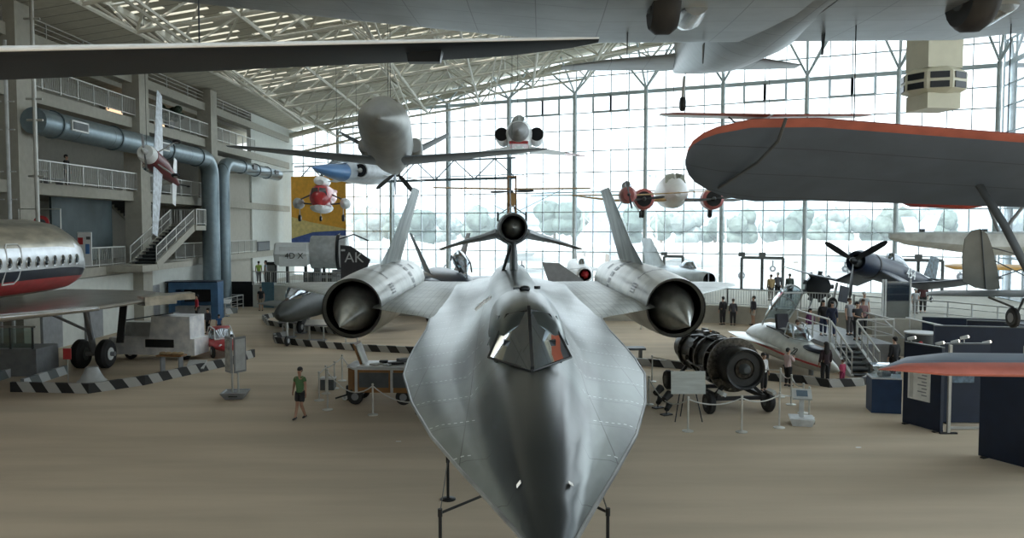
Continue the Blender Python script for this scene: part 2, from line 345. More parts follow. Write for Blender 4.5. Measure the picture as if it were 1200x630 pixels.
# stairs from the middle level
def stair(name, label, a, b, w_, side=V((1, 0, 0)), n=12, m=None, rail=True, rails=(0, 1)):
    "a flight with stringers, treads and hand rails, from the low point a to the high point b"
    a = V(a); b = V(b); t = thing(name, label, 'stairs', a); d = b - a; side = V(side).normalized()
    st = MB(); tr = MB(); hr = MB()
    fl = V((d.x, d.y, 0)).normalized()
    for s_ in (-w_ / 2, w_ / 2): st.bar(side * s_ + V((0, 0, -.1)), d + side * s_ + V((0, 0, -.1)), .12, .42)
    run = V((d.x, d.y, 0)).length / n
    ang = math.atan2(fl.y, fl.x); R = Matrix.Rotation(ang, 3, 'Z')
    for i in range(n):
        p = d * ((i + .5) / n); tr.box(p, (run * 1.05, w_ - .1, .05), R); tr.box(p - V((0, 0, d.z / n / 2)) + fl * run * .5, (.03, w_ - .1, d.z / n), R)
    for q in rails:
        s_ = side * (w_ / 2 * (1 if q else -1)); hr.tube([s_ + V((0, 0, 1.0)), d + s_ + V((0, 0, 1.0))], .04, 6); hr.tube([s_ + V((0, 0, .5)), d + s_ + V((0, 0, .5))], .025, 6)
        for i in range(5): p = d * (i / 4) + s_; hr.cyl(p, p + V((0, 0, 1.0)), .03, n=6)
        if n > 9:
            for i in range(40): p = d * ((i + .5) / 40) + s_; hr.cyl(p, p + V((0, 0, 1.0)), .012, n=4)
    st.build('stringer', m or concrete, t, False); tr.build('treads', darkgrey, t, False); hr.build('handrail', railm, t); return t
stair('staircase', 'beige staircase with railings climbing from the lowest gallery below the stunt plane', (-21.2, 46.6, 3.9), (-21.2, 52.2, 6.1), 1.5)
stair('staircase', 'second flight of the gallery staircase climbing back behind the landing', (-23.4, 52.0, 6.1), (-23.4, 47.6, 8.1), 1.3)
mb = MB(); mb.box((-22.0, 53.0, 5.95), (3.4, 1.7, .3)); struct('floor_landing', mb, concrete)
railing([(-20.3, 52.2, 6.1), (-20.3, 53.8, 6.1), (-23.6, 53.8, 6.1)], 'short railing round the stair landing beside the vertical ducts')
mb = MB(); mb.box((-21.6, 48.2, 3.7), (2.4, 7.0, .35)); struct('floor_stair_foot', mb, concrete)

# ducts
DX = -21.35
t = thing('air_duct', 'long blue-grey round air duct along the galleries bending down to the floor', 'duct', (DX, 36, 10.75))
mb = MB(); pts = [(0, .45, 0), (0, 20.3, 0)] + [(0, 20.3 + 1.3 * math.sin(a), -1.3 + 1.3 * math.cos(a)) for a in (.4, .8, 1.2, PI / 2)] + [(0, 21.6, -10.7)]
mb.tube(pts, .6, 20); mb.build('duct_pipe', ductm, t)
for y in (1.9, 7.6, 14.2, 19): MB().lathe([(.62, y - .05), (.66, y - .05), (.66, y + .05), (.62, y + .05)], (0, 0, 0), 'y', 20).build('joint_ring', mat('duct_ring', (.13, .17, .19), .4, .5), t)
for y in (3.2, 12.6):
    g = MB().box((.6, y, .05), (.12, 1.5, .5)).build('air_grille', railm, t); MB().box((.67, y, .05), (.03, 1.3, .34)).build('louvre', darkgrey, g)
t = thing('air_duct', 'smaller grey air duct running from the second vertical pipe to the white wall', 'duct', (DX + .35, 59, 10.75))
mb = MB(); pts = [(0, 14.0, -.1), (0, 1.2, -.1)] + [(0, 1.2 - 1.1 * math.sin(a), -1.2 + 1.1 * math.cos(a)) for a in (.4, .8, 1.2, PI / 2)] + [(0, .1, -10.7)]
mb.tube(pts, .48, 18); mb.build('duct_pipe', ductm, t)
for y in (4, 7.5, 10.5): MB().lathe([(.5, y - .05), (.54, y - .05), (.54, y + .05), (.5, y + .05)], (0, 0, -.1), 'y', 20).build('joint_ring', MATS['duct_ring'], t)
for y in (6.0, 12): MB().box((.5, y, 0), (.1, 1.0, .35)).build('air_grille', darkgrey, t)
railing([(-22.2, 55.6, 0), (-20.2, 55.6, 0), (-19.9, 59.8, 0), (-22.2, 59.8, 0)], 'low bar railing round the foot of the vertical ducts', h=1.0, bal=False, post=1.2, m=lgrey)

# window wall: a bay between two columns is one window
rows = [1.1, 3.86, 5.6, 7.3, 9.0, 10.7, 12.5, 14.3, 15.75, 17.2, 18.8, 20.4, 22.0, 23.6, 25.2]
xs = [-.1 + 5.65 * k for k in range(-4, 7)]
def bay(a, b, n, zt_a, zt_b, idx, vents=(), door=None):
    a = V((a[0], a[1], 0)); b = V((b[0], b[1], 0)); fr = MB(); d = (b - a).normalized(); nrm = V((d.y, -d.x, 0))
    for i in range(n + 1):
        p = a.lerp(b, i / n); zt = zt_a + (zt_b - zt_a) * i / n
        fr.box(p + V((0, 0, zt / 2)), (.07, .12, zt), Matrix.Rotation(math.atan2(d.y, d.x), 3, 'Z'))
    for z in rows:
        if z < max(zt_a, zt_b) - .3:
            q0 = a; q1 = b
            if z > min(zt_a, zt_b):
                f_ = (z - zt_a) / (zt_b - zt_a)
                if zt_b > zt_a: q0 = a.lerp(b, f_)
                else: q1 = a.lerp(b, f_)
            th = .3 if abs(z - 17.2) < .1 else .08
            fr.bar(q0 + V((0, 0, z)), q1 + V((0, 0, z)), .18, th)
    for i in vents:
        p0 = a.lerp(b, i / n); p1 = a.lerp(b, (i + 1) / n)
        for z in (15.75, 17.1): fr.bar(p0 + V((0, 0, z)) + nrm * .15, p1 + V((0, 0, z)) + nrm * .15, .12, .18)
        for p in (p0, p1): fr.bar(p + V((0, 0, 15.7)) + nrm * .15, p + V((0, 0, 17.1)) + nrm * .15, .18, .12)
    f = struct('window_%d' % idx, fr, mullm)
    g = MB(); g.add([a + V((0, 0, 0)), b, b + V((0, 0, zt_b)), a + V((0, 0, zt_a))], [(0, 1, 2, 3)]); g.build('pane', win_glass, f, False)
    if door:
        for i in door:
            p0 = a.lerp(b, i / n); p1 = a.lerp(b, (i + 1) / n); pm = (p0 + p1) / 2 + nrm * .1; R = Matrix.Rotation(math.atan2(d.y, d.x), 3, 'Z'); q = MB()
            q.box(pm + V((0, 0, TZ + 2.5)), ((p1 - p0).length, .2, .22), R)
            for p in (p0, p1): q.box(p + nrm * .1 + V((0, 0, TZ + 1.25)), (.2, .2, 2.5), R)
            q.box(p0 + nrm * .12 + V((0, 0, TZ + 2.75)), (.5, .25, .35), R); q.build('door_frame', mat('door_metal', (.16, .17, .17), .5, .3), f, False)
vt = {4: (1, 2), 5: (1, 2), 7: (1, 2), 8: (1, 2)}; dr = {3: (), 6: (1,), 7: (1, 2), 9: (0, 1)}
for i in range(10):
    bay((xs[i], WY(xs[i])), (xs[i + 1], WY(xs[i + 1])), 4, RZ(xs[i]), RZ(xs[i + 1]), i + 1, vt.get(i, ()), dr.get(i))
rw = [V((34.1, CY)).lerp(V((29.5, 33)), k / 4) for k in range(5)]
for i in range(4): bay(rw[i], rw[i + 1], 3, RZ(33) + .2, RZ(32), 11 + i)
for i in range(6): bay((29.5 + i * .6, 33 - i * 7.8), (29.5 + (i + 1) * .6, 33 - (i + 1) * 7.8), 4, RZ(31), RZ(31), 15 + i)
mb = MB()
for x in xs:
    p = V((x, WY(x), 0)) + WN * .45; h = min(17.4, RZ(x) - 1.2)
    mb.cyl(p, p + V((0, 0, h)), .17, n=10)
    if h > 17:
        for dx, dy in ((-2.4, 0), (2.4, 0), (-1.6, -4.5), (1.6, -4.5)):
            q = V((x + dx, WY(x + dx) + dy - .4, 0)); q.z = RZ(q.x) - .7; mb.cyl(p + V((0, 0, h)), q, .09, n=6)
struct('column_window', mb, mat('window_column', (.42, .47, .47), .5, .2))
mb = MB()   # lattice walkway beam in front of the left bays
for z in (10.35, 12.1): mb.bar((-22, WY(-22) - 1, z), (.3, WY(.3) - 1, z), .25, .22 if z < 11 else .14)
for k in range(12):
    x0 = -22 + k * 1.86; a = V((x0, WY(x0) - 1, 10.35)); b = V((x0 + 1.86, WY(x0 + 1.86) - 1, 12.1))
    if k % 2: a.z, b.z = 12.1, 10.35
    mb.bar(a, b, .09, .09)
mb.bar((-.2, WY(-.2) - 1, 1), (-.2, WY(-.2) - 1, 12), .3, .3)
struct('beam_lattice', mb, mat('lattice_steel', (.16, .22, .26), .5, .3))

# roof deck of strips with daylight slots, space frame under it
mb = MB(); y = -2.0
while y < 88:
    x1 = 34.6; x0 = -32; slots = 24 < y < 62
    wy = 1.2 if not slots else .86
    segs = [(-32, 36)] if not slots else [(-32, -20.5), (4, 36)]
    for a, b in [(-32, 36)]:
        # strip clipped to the window line
        ya, yb = y, y + wy
        if ya < WY(b) + 1: bb = b
        else: bb = (73 - ya + 1) / .476
        if bb > a: mb.loft([[V((a, ya, RZ(a) + .1)), V((a, yb, RZ(a) + .1)), V((a, yb, RZ(a) + .35)), V((a, ya, RZ(a) + .35))], [V((bb, ya, RZ(bb) + .1)), V((bb, yb, RZ(bb) + .1)), V((bb, yb, RZ(bb) + .35)), V((bb, ya, RZ(bb) + .35))]])
    if slots:
        ya, yb = y + wy, y + 1.2
        k = -32.0
        while k < 34:
            if k < -20 or k > 2: L_ = 4
            else: L_ = random.uniform(.5, 1.6)
            mb.loft([[V((q, ya, RZ(q) + .1)), V((q, yb, RZ(q) + .1)), V((q, yb, RZ(q) + .35)), V((q, ya, RZ(q) + .35))] for q in (k, k + L_)])
            k += L_ + (0 if (k < -20 or k > 2) else random.uniform(1.6, 3.4))
    y += 1.2
struct('ceiling', mb, roofm)
def roofcut(x, y): return y < WY(x) - .3
mb = MB(); gx, gy, dp = 4.6, 4.6, 2.3
for i in range(-4, 8):
    for j in range(3, 18):
        x = i * gx - .6; y = j * gy + 2.0
        if not roofcut(x, y): continue
        p = V((x, y, RZ(x) - .15)); q = V((x + gx / 2, y + gy / 2, RZ(x + gx / 2) - dp))
        nx = [V((x + gx, y, RZ(x + gx) - .15)), V((x, y + gy, RZ(x) - .15)), V((x + gx, y + gy, RZ(x + gx) - .15))]
        for e in nx[:2]:
            if roofcut(e.x, e.y): mb.cyl(p, e, .085, n=5, cap=False)
        if roofcut(q.x, q.y):
            for e in [p] + nx:
                if roofcut(e.x, e.y): mb.cyl(q, e, .065, n=5, cap=False)
            for dx, dy in ((gx, 0), (0, gy)):
                e = V((q.x + dx, q.y + dy, RZ(q.x + dx) - dp))
                if roofcut(e.x, e.y): mb.cyl(q, e, .1, n=6, cap=False)
for k in range(9):   # purlins
    x = -26 + k * 7; mb.bar((x, 12, RZ(x) - .05), (x, min(84, WY(x) - .5), RZ(x) - .05), .14, .3)
mb.tube([(x, WY(x) - .9, RZ(x) - .75) for x in (-23, 0, 34)], .28, 8)
mb.tube([(x, WY(x) - .9, RZ(x) - 2.6) for x in (-23, -14)], .12, 8)
struct('ceiling_truss', mb, steelw, smooth=True)
mb = MB()   # twin cable trays running down the roof slope
for a, b in (((-14, 22, 14.8), (-17, 66, 14.4)), ((-6, 26, 16.2), (-9, 70, 15.7)), ((.5, 30, 17.3), (-1.8, 70, 16.9))):
    for d in (-.22, .22): mb.bar(V(a) + V((d, 0, 0)), V(b) + V((d, 0, 0)), .08, .12)
struct('beam_service', mb, steelw)

# banner in front of the window end, hangs by the white wall
t = thing('hanging_banner', 'large orange and blue vertical banner hanging beside the white wall', 'banner', (0, 0, 0))
b0 = P(341, 207, 79); b1 = P(405, 207, 76.6); hz0 = P(341, 285, 79).z
def bpt(u, v, off=0): return V((b0.x + (b1.x - b0.x) * u, b0.y + (b1.y - b0.y) * u + off, b0.z + (hz0 - b0.z) * v))
def sheet(name, poly, m, off, parent):
    mb = MB(); mb.loft([[bpt(u, v, off) for u, v in poly], [bpt(u, v, off + .03) for u, v in poly]]); return mb.build(name, m, parent, False)
sheet('banner_cloth', [(0, 0), (1, 0), (1, 1), (0, 1)], bannm, 0, t)
sheet('pale_band', [(0, .60), (.35, .68), (1, .78), (1, .84), (.4, .84), (0, 1)], banny, -.05, t)
sheet('blue_band', [(0, 1), (0, .93), (.4, .83), (1, .80), (1, 1)], bannb, -.1, t)
sheet('airplane_mark', [(.78, .90), (.9, .84), (.87, .90), (.95, .93), (.86, .93), (.84, .97)], white, -.14, t)

# left back platform with its panelled front
mb = MB(); mb.prism([(-19.4, 60.5), (-10.5, 58.0), (-9.5, 62), (-18, 66)], 0, 1.7); struct('floor_platform', mb, wallw)
railing([(-19.4, 60.5, 1.7), (-10.5, 58.0, 1.7)], 'white railing on the platform in front of the simulator', h=1.0)
mb = MB(); mb.box((0, 0, 0), (1.0, .06, 1.9)); o = mb.build('information_poster', mat('teal_poster', (.10, .20, .26), .5)); o.location = (-18.1, 59.95, .98); o.rotation_euler.z = -.27
tag(o, 'small blue information poster on the white platform front', 'poster')
for x, y, lb in ((-15.2, 59.2, 'dark framed picture on the white platform front, left one'), (-13.3, 58.65, 'dark framed picture on the white platform front, nearer the striped kerb')):
    t = thing('framed_picture', lb, 'picture', (x, y, 1.1), (0, 0, -.27)); MB().box((0, 0, 0), (1.3, .06, .7)).build('frame', blackm, t, False); MB().box((0, -.04, 0), (1.15, .03, .55)).build('print', mat('grey_print', (.22, .26, .28), .5, scale=6, var=.5), t, False)
mb = MB(); mb.box((-20.6, 61.2, .95), (2.1, .3, 1.9)); tag(mb.build('dark_doorway', blackm), 'dark doorway opening left of the white platform front', 'doorway')

# outdoors
mb = MB(); mb.prism([(-400, -60), (500, -60), (500, 700), (-400, 700)], -.6, -.4); struct('ground', mb, mat('airfield_concrete', (.42, .43, .42), .9, scale=.05, stretch=(.2, 3, 1)))
mb = MB(); mb.prism([(-120, 124), (150, 124), (150, 137), (-120, 137)], -.4, -.3); tag(mb.build('grass_lawn', mat('lawn', (.34, .37, .33), .95)), 'pale green lawn outside the window wall', 'grass', kind='stuff')
leafs = [mat('foliage_%s' % n, c, .9, var=.3, scale=.6) for n, c in (('deep', (.13, .17, .155)), ('mid', (.17, .21, .19)), ('pale', (.24, .28, .27)))]
tr = [(650, 232, 150), (684, 244, 175), (712, 236, 150), (742, 240, 160), (775, 246, 190), (806, 244, 150), (838, 248, 165), (872, 238, 150), (906, 246, 170), (934, 236, 145), (962, 248, 180), (990, 240, 150), (1018, 246, 170), (1048, 238, 150), (1080, 244, 165), (590, 246, 170), (560, 240, 160), (528, 248, 180), (496, 243, 160), (462, 247, 175), (430, 240, 160), (1112, 246, 170)]
ORD = [o_ + ' from the left in the tree line' for o_ in 'first second third fourth fifth sixth seventh eighth ninth tenth eleventh'.split()] + [o_ + ' from the right in the tree line' for o_ in 'eleventh tenth ninth eighth seventh sixth fifth fourth third second first'.split()]
for i, (px, py, Y) in enumerate(tr):
    top = P(px, py, Y).z; x = P(px, py, Y).x; rnd = random.Random(i); rank = sorted(range(len(tr)), key=lambda k: tr[k][0]).index(i); t = thing('tree', 'hazy %s green tree across the airfield, %s' % (('deep', 'mid', 'pale')[i % 3], ORD[rank]), 'tree', (x, Y, -.4), group='trees beyond the window wall')
    mb = MB(); hh = top + .4
    for k in range(9):
        a = rnd.uniform(0, 2 * PI); r = rnd.uniform(.1, .55) * hh * .42; z = hh * rnd.uniform(.4, .82); s_ = hh * rnd.uniform(.14, .22)
        mb.ell((r * math.cos(a), r * math.sin(a), z), (s_, s_, s_ * .85), 10, 7)
    for q in range(len(mb.v)): mb.v[q] = mb.v[q] * (1 + rnd.uniform(-.04, .04))
    mb.build('crown', leafs[i % 3], t); MB().cyl((0, 0, 0), (0, 0, hh * .6), .4, .2, 8).build('trunk', mat('bark', (.2, .17, .14), .9), t)
for i, (px, w_, h, Y, lb) in enumerate(((700, 36, 7, 210, 'long pale low hangar far outside behind the central trees'), (1010, 40, 8, 220, 'long pale low hangar far outside behind the right trees'), (862, 24, 6, 216, 'short pale low hangar far outside between the trees'), (500, 40, 7, 220, 'pale low hangar far outside on the left'))):
    x = P(px, 266, Y).x; t = thing('hangar_building', lb, 'building', (x, Y, -.4)); MB().box((0, 0, h / 2), (w_, 20, h)).build('wall', mat('hangar_wall', (.5, .53, .56), .8), t, False)
    mb = MB(); mb.loft([[V((-w_ / 2 - .5, -10.5, h)), V((-w_ / 2 - .5, 10.5, h)), V((-w_ / 2 - .5, 0, h + 2.2))], [V((w_ / 2 + .5, -10.5, h)), V((w_ / 2 + .5, 10.5, h)), V((w_ / 2 + .5, 0, h + 2.2))]]); mb.build('roof', mat('hangar_roof', (.36, .42, .48), .7), t, False)
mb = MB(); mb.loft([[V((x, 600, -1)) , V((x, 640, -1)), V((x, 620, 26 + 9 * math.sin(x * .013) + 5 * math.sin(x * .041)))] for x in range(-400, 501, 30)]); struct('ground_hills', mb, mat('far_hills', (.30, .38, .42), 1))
# parked white jets seen through the glass
def outplane(px, Y, z, L_, lb, yaw, hs=1.0):
    t = thing('parked_airliner', lb, 'airplane', (P(px, 266, Y).x, Y, -.4), (0, 0, yaw)); r = 1.5 * hs
    MB().fus([(-L_ / 2, z + .9, .15, .2), (-L_ / 2 + 3, z + .5, r * .6, r * .6), (-L_ / 4, z, r, r), (L_ / 3, z, r, r), (L_ / 2 - 1.5, z - .1, r * .75, r * .75), (L_ / 2, z - .4, .15, .2)], 16).build('fuselage', white, t)
    MB().wing([((2, 0, z - .8), (-3, 0, z - .8), .5), ((-4, 9, z), (-5.5, 9, z), .2)]).wing([((2, 0, z - .8), (-3, 0, z - .8), .5), ((-4, -9, z), (-5.5, -9, z), .2)]).build('wing', lgrey, t)
    MB().wing([((-L_ / 2 + 4.5, 0, z + r * .5), (-L_ / 2 + .8, 0, z + r * .5), .3), ((-L_ / 2 + 1, 0, z + 5 * hs), (-L_ / 2 - .8, 0, z + 5 * hs), .15)], up=(0, 1, 0)).build('tail_fin', mat('pale_blue_paint', (.45, .50, .6), .4), t)
    for x, y in ((L_ / 2 - 3, 0), (-1, 2), (-1, -2)):
        mb = MB(); mb.cyl((x, y, .5), (x, y, z), .12, n=6); wheel(mb, (x, y, .45), .45, .3, 'y', 0, 1); mb.build('landing_gear', [black, lgrey], t)
outplane(600, 118, 3.0, 26, 'white airliner parked outside behind the small drone', 2.9)
outplane(800, 98, 3.0, 22, 'white airliner parked outside above the silver jet', 0.25)
outplane(985, 114, 3.0, 24, 'white airliner with blue tail parked outside left of the navy fighter', 2.9)
outplane(1150, 96, 2.6, 20, 'white airliner parked outside at the right end of the window wall', .2)
outplane(425, 110, 3.0, 22, 'white airliner parked outside behind the left fin of the black jet', .2)
for px, Y, h, lb in ((688, 90, 10, 'tall pale lattice mast outside the centre of the window wall'), (765, 88, 12, 'pale lattice mast outside right of the right engine fin'), (846, 86, 12, 'tall pale lattice mast outside behind the silver jet')):
    t = thing('light_mast', lb, 'mast', (P(px, 266, Y).x, Y, -.4)); mb = MB()
    for s_ in (-.5, .5): mb.cyl((s_, 0, 0), (s_ * .6, 0, h), .1, n=6)
    for k in range(9): mb.cyl(((-.5 if k % 2 else .5), 0, k * h / 9), ((.5 if k % 2 else -.5), 0, (k + 1) * h / 9), .06, n=5)
    mb.build('lattice', lgrey, t); MB().box((0, 0, h + .2), (2, .5, .4)).build('lamp_head', white, t)
# ------------------------------------------------------------------ the black reconnaissance jet (nose at local 0, tail at -x)
ZC = 3.84
bb = thing('reconnaissance_jet', 'huge dull titanium twin-engine spy jet with pointed nose facing the camera', 'airplane', (0.33 - .0125 * 5, 5.0, ZC), heading((.0125, -1, 0)))
def lerp_tab(tab, x):
    for a, b in zip(tab, tab[1:]):
        if x <= b[0]:
            f = (x - a[0]) / (b[0] - a[0]); return [p + (q - p) * f for p, q in zip(a[1:], b[1:])]
    return list(tab[-1][1:])
# d, chine half width, body radius, top height, bottom depth
tab = [(0, .04, .03, .03, .03), (.65, .226, .19, .17, .15), (1.2, .40, .28, .26, .22), (2.1, .69, .41, .42, .34), (3.3, 1.06, .53, .56, .45), (4.9, 1.44, .64, .68, .55), (6.8, 1.77, .74, .84, .66), (8.2, 1.86, .80, .98, .72), (9.6, 1.90, .83, .98, .75), (12, 1.93, .84, .93, .78), (14.2, 2.04, .85, .90, .8), (16, 2.15, .85, .88, .8), (25, 2.15, .8, .85, .7), (28.5, 1.4, .55, .6, .5), (31.2, .2, .12, .15, .15)]
def smax(a, b, k=.16): h = max(k - abs(a - b), 0) / k; return max(a, b) + h * h * k * .25
mb = MB(); rings = []; ds = [0, .15, .35, .65, .9, 1.2, 1.6, 2.1, 2.7, 3.3, 4.1, 4.9, 5.8, 6.8, 7.6, 8.2, 9, 9.6, 11, 12, 13, 14.2, 16, 18, 21, 25, 27, 28.5, 30, 31.2]
for d in ds:
    w_, r, ht, hb = lerp_tab(tab, d); top = []; bot = []; K = 17
    for i in range(K):
        x = w_ * math.sin(PI / 2 * (-1 + 2 * i / (K - 1))) if w_ < .3 else w_ * (-1 + 2 * i / (K - 1)); u = min(1, abs(x) / r); e = max(0, w_ - abs(x)) / w_
        c = math.sqrt(max(0, 1 - u * u))
        k_ = .16 * min(1, w_)
        top.append(V((-d, x, smax(ht * c, ht * .42 * e ** 1.25 * min(1, w_), k_) if 0 < i < K - 1 else .0)))
        bot.append(V((-d, x, -smax(hb * c, hb * .30 * e * min(1, w_), k_) if 0 < i < K - 1 else -.012)))
    rings.append(top + bot[::-1])
mb.loft(rings); NR = len(rings[0])
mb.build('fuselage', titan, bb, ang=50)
# chine edge trim, a thin pale seam strip
for s_ in (-1, 1):
    MB().tube([(-d, s_ * (lerp_tab(tab, d)[0] + .002), 0) for d in ds[1:23]], .018, 6).build('chine_edge', titand, bb)
# canopy fairing
mb = MB(); st = [(-4.75, .60, .40, .40), (-4.95, .66, .46, .46), (-5.5, .68, .50, .53), (-6.3, .70, .52, .56), (-7.2, .72, .52, .52), (-8.4, .74, .50, .40), (-9.6, .76, .46, .22), (-10.6, .78, .4, .06)]
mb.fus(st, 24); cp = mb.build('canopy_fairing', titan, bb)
# V windshield
p0 = V((-3.75, 0, .60)); p1 = V((-4.95, 0, 1.14)); hood = {}
for s_ in (-1, 1):
    a = V((-4.55, s_ * .49, .62)); b = V((-5.15, s_ * .27, 1.06)); 
    MB().add([p0 + V((0, s_ * .02, .01)), a, b, p1], [(0, 1, 2, 3)]).build('windshield_pane', can_glass, bb, False, label='sloping left windshield pane' if s_ > 0 else 'sloping right windshield pane')
    MB().tube([p0, a, b, p1], .017, 6).build('windshield_frame', blackm, bb)
    c = V((-5.3, s_ * .50, .66)); d_ = V((-6.0, s_ * .49, .70)); e_ = V((-6.0, s_ * .41, .98)); f_ = V((-5.35, s_ * .355, 1.02))
    mb = MB(); k = V((0, s_ * .012, .0)); mb.add([c + k, d_ + k, e_ + k, f_ + k], [(0, 1, 2, 3)]); mb.build('side_window', dk_glass, bb, False)
    MB().tube([c + k, d_ + k, e_ + k, f_ + k, c + k], .009, 6).build('side_window_frame', titand, bb)
MB().bar(p0 + V((0, 0, .02)), p1 + V((0, 0, .03)), .038, .06).build('windshield_ridge', blackm, bb, False)
MB().box((-4.9, 0, .72), (.7, .62, .2)).build('instrument_coaming', blackm, bb, False)
MB().ell((-5.3, 0, .72), (.16, .2, .3)).build('seat_headrest', seatm, bb)
MB().ell((-6.7, .0, 1.27), (.10, .08, .05)).build('periscope', blackm, bb)
MB().box((-8.7, 0, 1.13), (.34, .28, .05)).build('air_conditioner_vent', titand, bb, False)
MB().cyl((-7.6, .22, 1.20), (-7.6, .22, 1.245), .05).build('fuel_cap', blackm, bb)
for (x, y) in ((-7.8, -.55), (-7.2, -.62), (-6.6, -.66)):
    MB().box((x, y, 1.02), (.3, .12, .03), Matrix.Rotation(.7, 3, 'X')).build('warning_placard', paper, bb, False)
for s_ in (-1, 1):
    MB().prism([(.05, -.02), (.02, .022), (-.05, .02), (-.02, -.022)], 0, .006).build('nose_marking', mat('worn_white', (.42, .43, .42), .7), bb, False).matrix_local = Matrix.Translation((-1.15, s_ * .20, .185)) @ Matrix.Rotation(s_ * -.75, 4, 'X')
    mb = MB()   # wing: inboard and outboard panels of one side
    y = lambda v: s_ * v
    mb.wing([((-12.6, y(.9), -.02), (-27.2, y(.9), -.02), .10), ((-13.9, y(1.9), -.01), (-27.2, y(1.9), 0), .16), ((-14.6, y(2.3), 0), (-27.2, y(2.3), 0), .26), ((-15.9, y(3.3), 0), (-27.4, y(3.3), 0), .34), ((-17.5, y(4.3), 0), (-27.6, y(4.3), 0), .3)], n=11)
    mb.wing([((-18.0, y(4.6), 0), (-27.6, y(4.6), 0), .5), ((-19.9, y(5.35), -.02), (-27.5, y(5.35), 0), .34), ((-24.4, y(8.2), .02), (-26.9, y(8.2), 0), .12), ((-25.4, y(8.45), .02), (-26.5, y(8.45), 0), .06)], n=11)
    mb.build('wing', titanw, bb, label='left wing with ribbed top skin' if s_ > 0 else None)
    c = V((0, s_ * 4.33, 0)); mb = MB()
    mb.lathe([(.72, -16.75), (.79, -16.62), (.80, -16.55), (.845, -17.2), (.89, -18.4), (.93, -20), (.95, -22), (.93, -25), (.86, -27.5), (.74, -29.2), (.70, -29.2)], c, 'x', 40, cap=False)
    nc = mb.build('engine_nacelle', mat('nacelle_titanium', (.34, .345, .32), .33, .75, var=.15, scale=1.2, lines=[('X', 1.6, .02)], col2=(.50, .50, .47)), bb)
    MB().lathe([(.788, -16.60), (.76, -16.75), (.74, -18.5), (.68, -20), (.01, -20.1)], c, 'x', 40, cap=False).build('inlet_duct', blackm, nc)
    MB().lathe([(.7, -29.0), (.6, -27.5), (.01, -27.4)], c, 'x', 30, cap=False).build('exhaust_duct', blackm, nc)
    tip = c + V((-14.95, s_ * .0, -.30)); mb = MB(); base = c + V((-17.25, 0, -.03)); rings = []
    for f, r in ((0, .008), (.25, .17), (.5, .34), (.78, .53), (.92, .61), (1.0, .64), (1.3, .62), (1.8, .3)):
        ctr = tip.lerp(base, f); rings.append([ctr + V((0, r * math.cos(2 * PI * k / 36), r * math.sin(2 * PI * k / 36))) for k in range(36)])
    mb.loft(rings); mb.build('inlet_spike', conem, nc)
    for q in range(4):
        a = PI / 2 - s_ * 0 + (q - 1.5) * .13 + s_ * -.5 * 0
        mb = MB(); R = Matrix.Rotation(0, 3, 'X')
    # louvre slots on the nacelle skin
    def slot(x, ang, lx, la, nm='bleed_slot'):
        mb = MB(); r = .95 if x < -20 else .9
        rr = []
        for k in range(4):
            a = ang + la * (k / 3 - .5); rr.append(a)
        rad = lerp_tab([(16.55, .80), (17.2, .845), (18.4, .89), (20, .93), (22, .95), (25, .93), (27.5, .86)], -x)[0] + .006
        vs_ = [V((x + dx, 0, 0)) + c + V((0, (rad + dr) * math.sin(a), (rad + dr) * math.cos(a))) for dr in (-.03, .006) for dx in (-lx / 2, lx / 2) for a in rr]
        n = 4; f = []
        for k in range(3): f.append((8 + k, 8 + k + 1, 12 + k + 1, 12 + k))
        mb.add(vs_, f); return mb.build(nm, blackm, nc, False)
    slot(-18.9, -s_ * .35, .14, .85)
    for k in range(4): slot(-18.7, -s_ * (.98 + .095 * k), .6, .055, 'vent_louvre')
    for k in range(3): slot(-19.4, s_ * (.10 + .08 * k), .5, .045, 'vent_louvre')
    for k in range(6): slot(-23.4, -s_ * (.2 + .26 * k), .6, .19)
    slot(-25.2, -s_ * .7, .4, .3)
    # canted fin
    fb = c + V((0, 0, .75)); cant = V((0, -s_ * math.sin(.27), math.cos(.27)))
    MB().wing([(fb + V((-21.0, 0, 0)), fb + V((-26.8, 0, 0)), .26), (fb + V((-22.6, 0, 0)) + cant * .9, fb + V((-26.9, 0, 0)) + cant * .9, .22), (fb + V((-24.4, 0, 0)) + cant * 2.95, fb + V((-26.9, 0, 0)) + cant * 2.95, .16)], up=(0, 1, 0)).build('tail_fin', mat('fin_titanium', (.33, .37, .38), .45, .55, var=.3, scale=2.2, stretch=(1, 1, .4), col2=(.58, .62, .62)), bb)
    # main landing gear
    g = MB(); g.cyl((-20.6, s_ * 2.55, -.2), (-20.6, s_ * 2.55, -3.5), .11); g.cyl((-19.4, s_ * 2.4, -.3), (-20.6, s_ * 2.55, -2.4), .06)
    g = g.build('gear_strut', lgrey, bb)
    for k in (-.38, 0, .38):
        mb = MB(); wheel(mb, (-20.6, s_ * 2.55 + k, -3.44), .4, .28, 'y'); mb.build('wheel', [black, lgrey], g)
ng = MB().cyl((-7.9, 0, -.5), (-7.9, 0, -3.5), .09).cyl((-6.8, 0, -.5), (-7.9, 0, -2.2), .05).build('nose_gear_strut', lgrey, bb)
for k in (-.2, .2):
    mb = MB(); wheel(mb, (-7.9, k, -3.5), .34, .2, 'y'); mb.build('nose_wheel', [black, lgrey], ng)

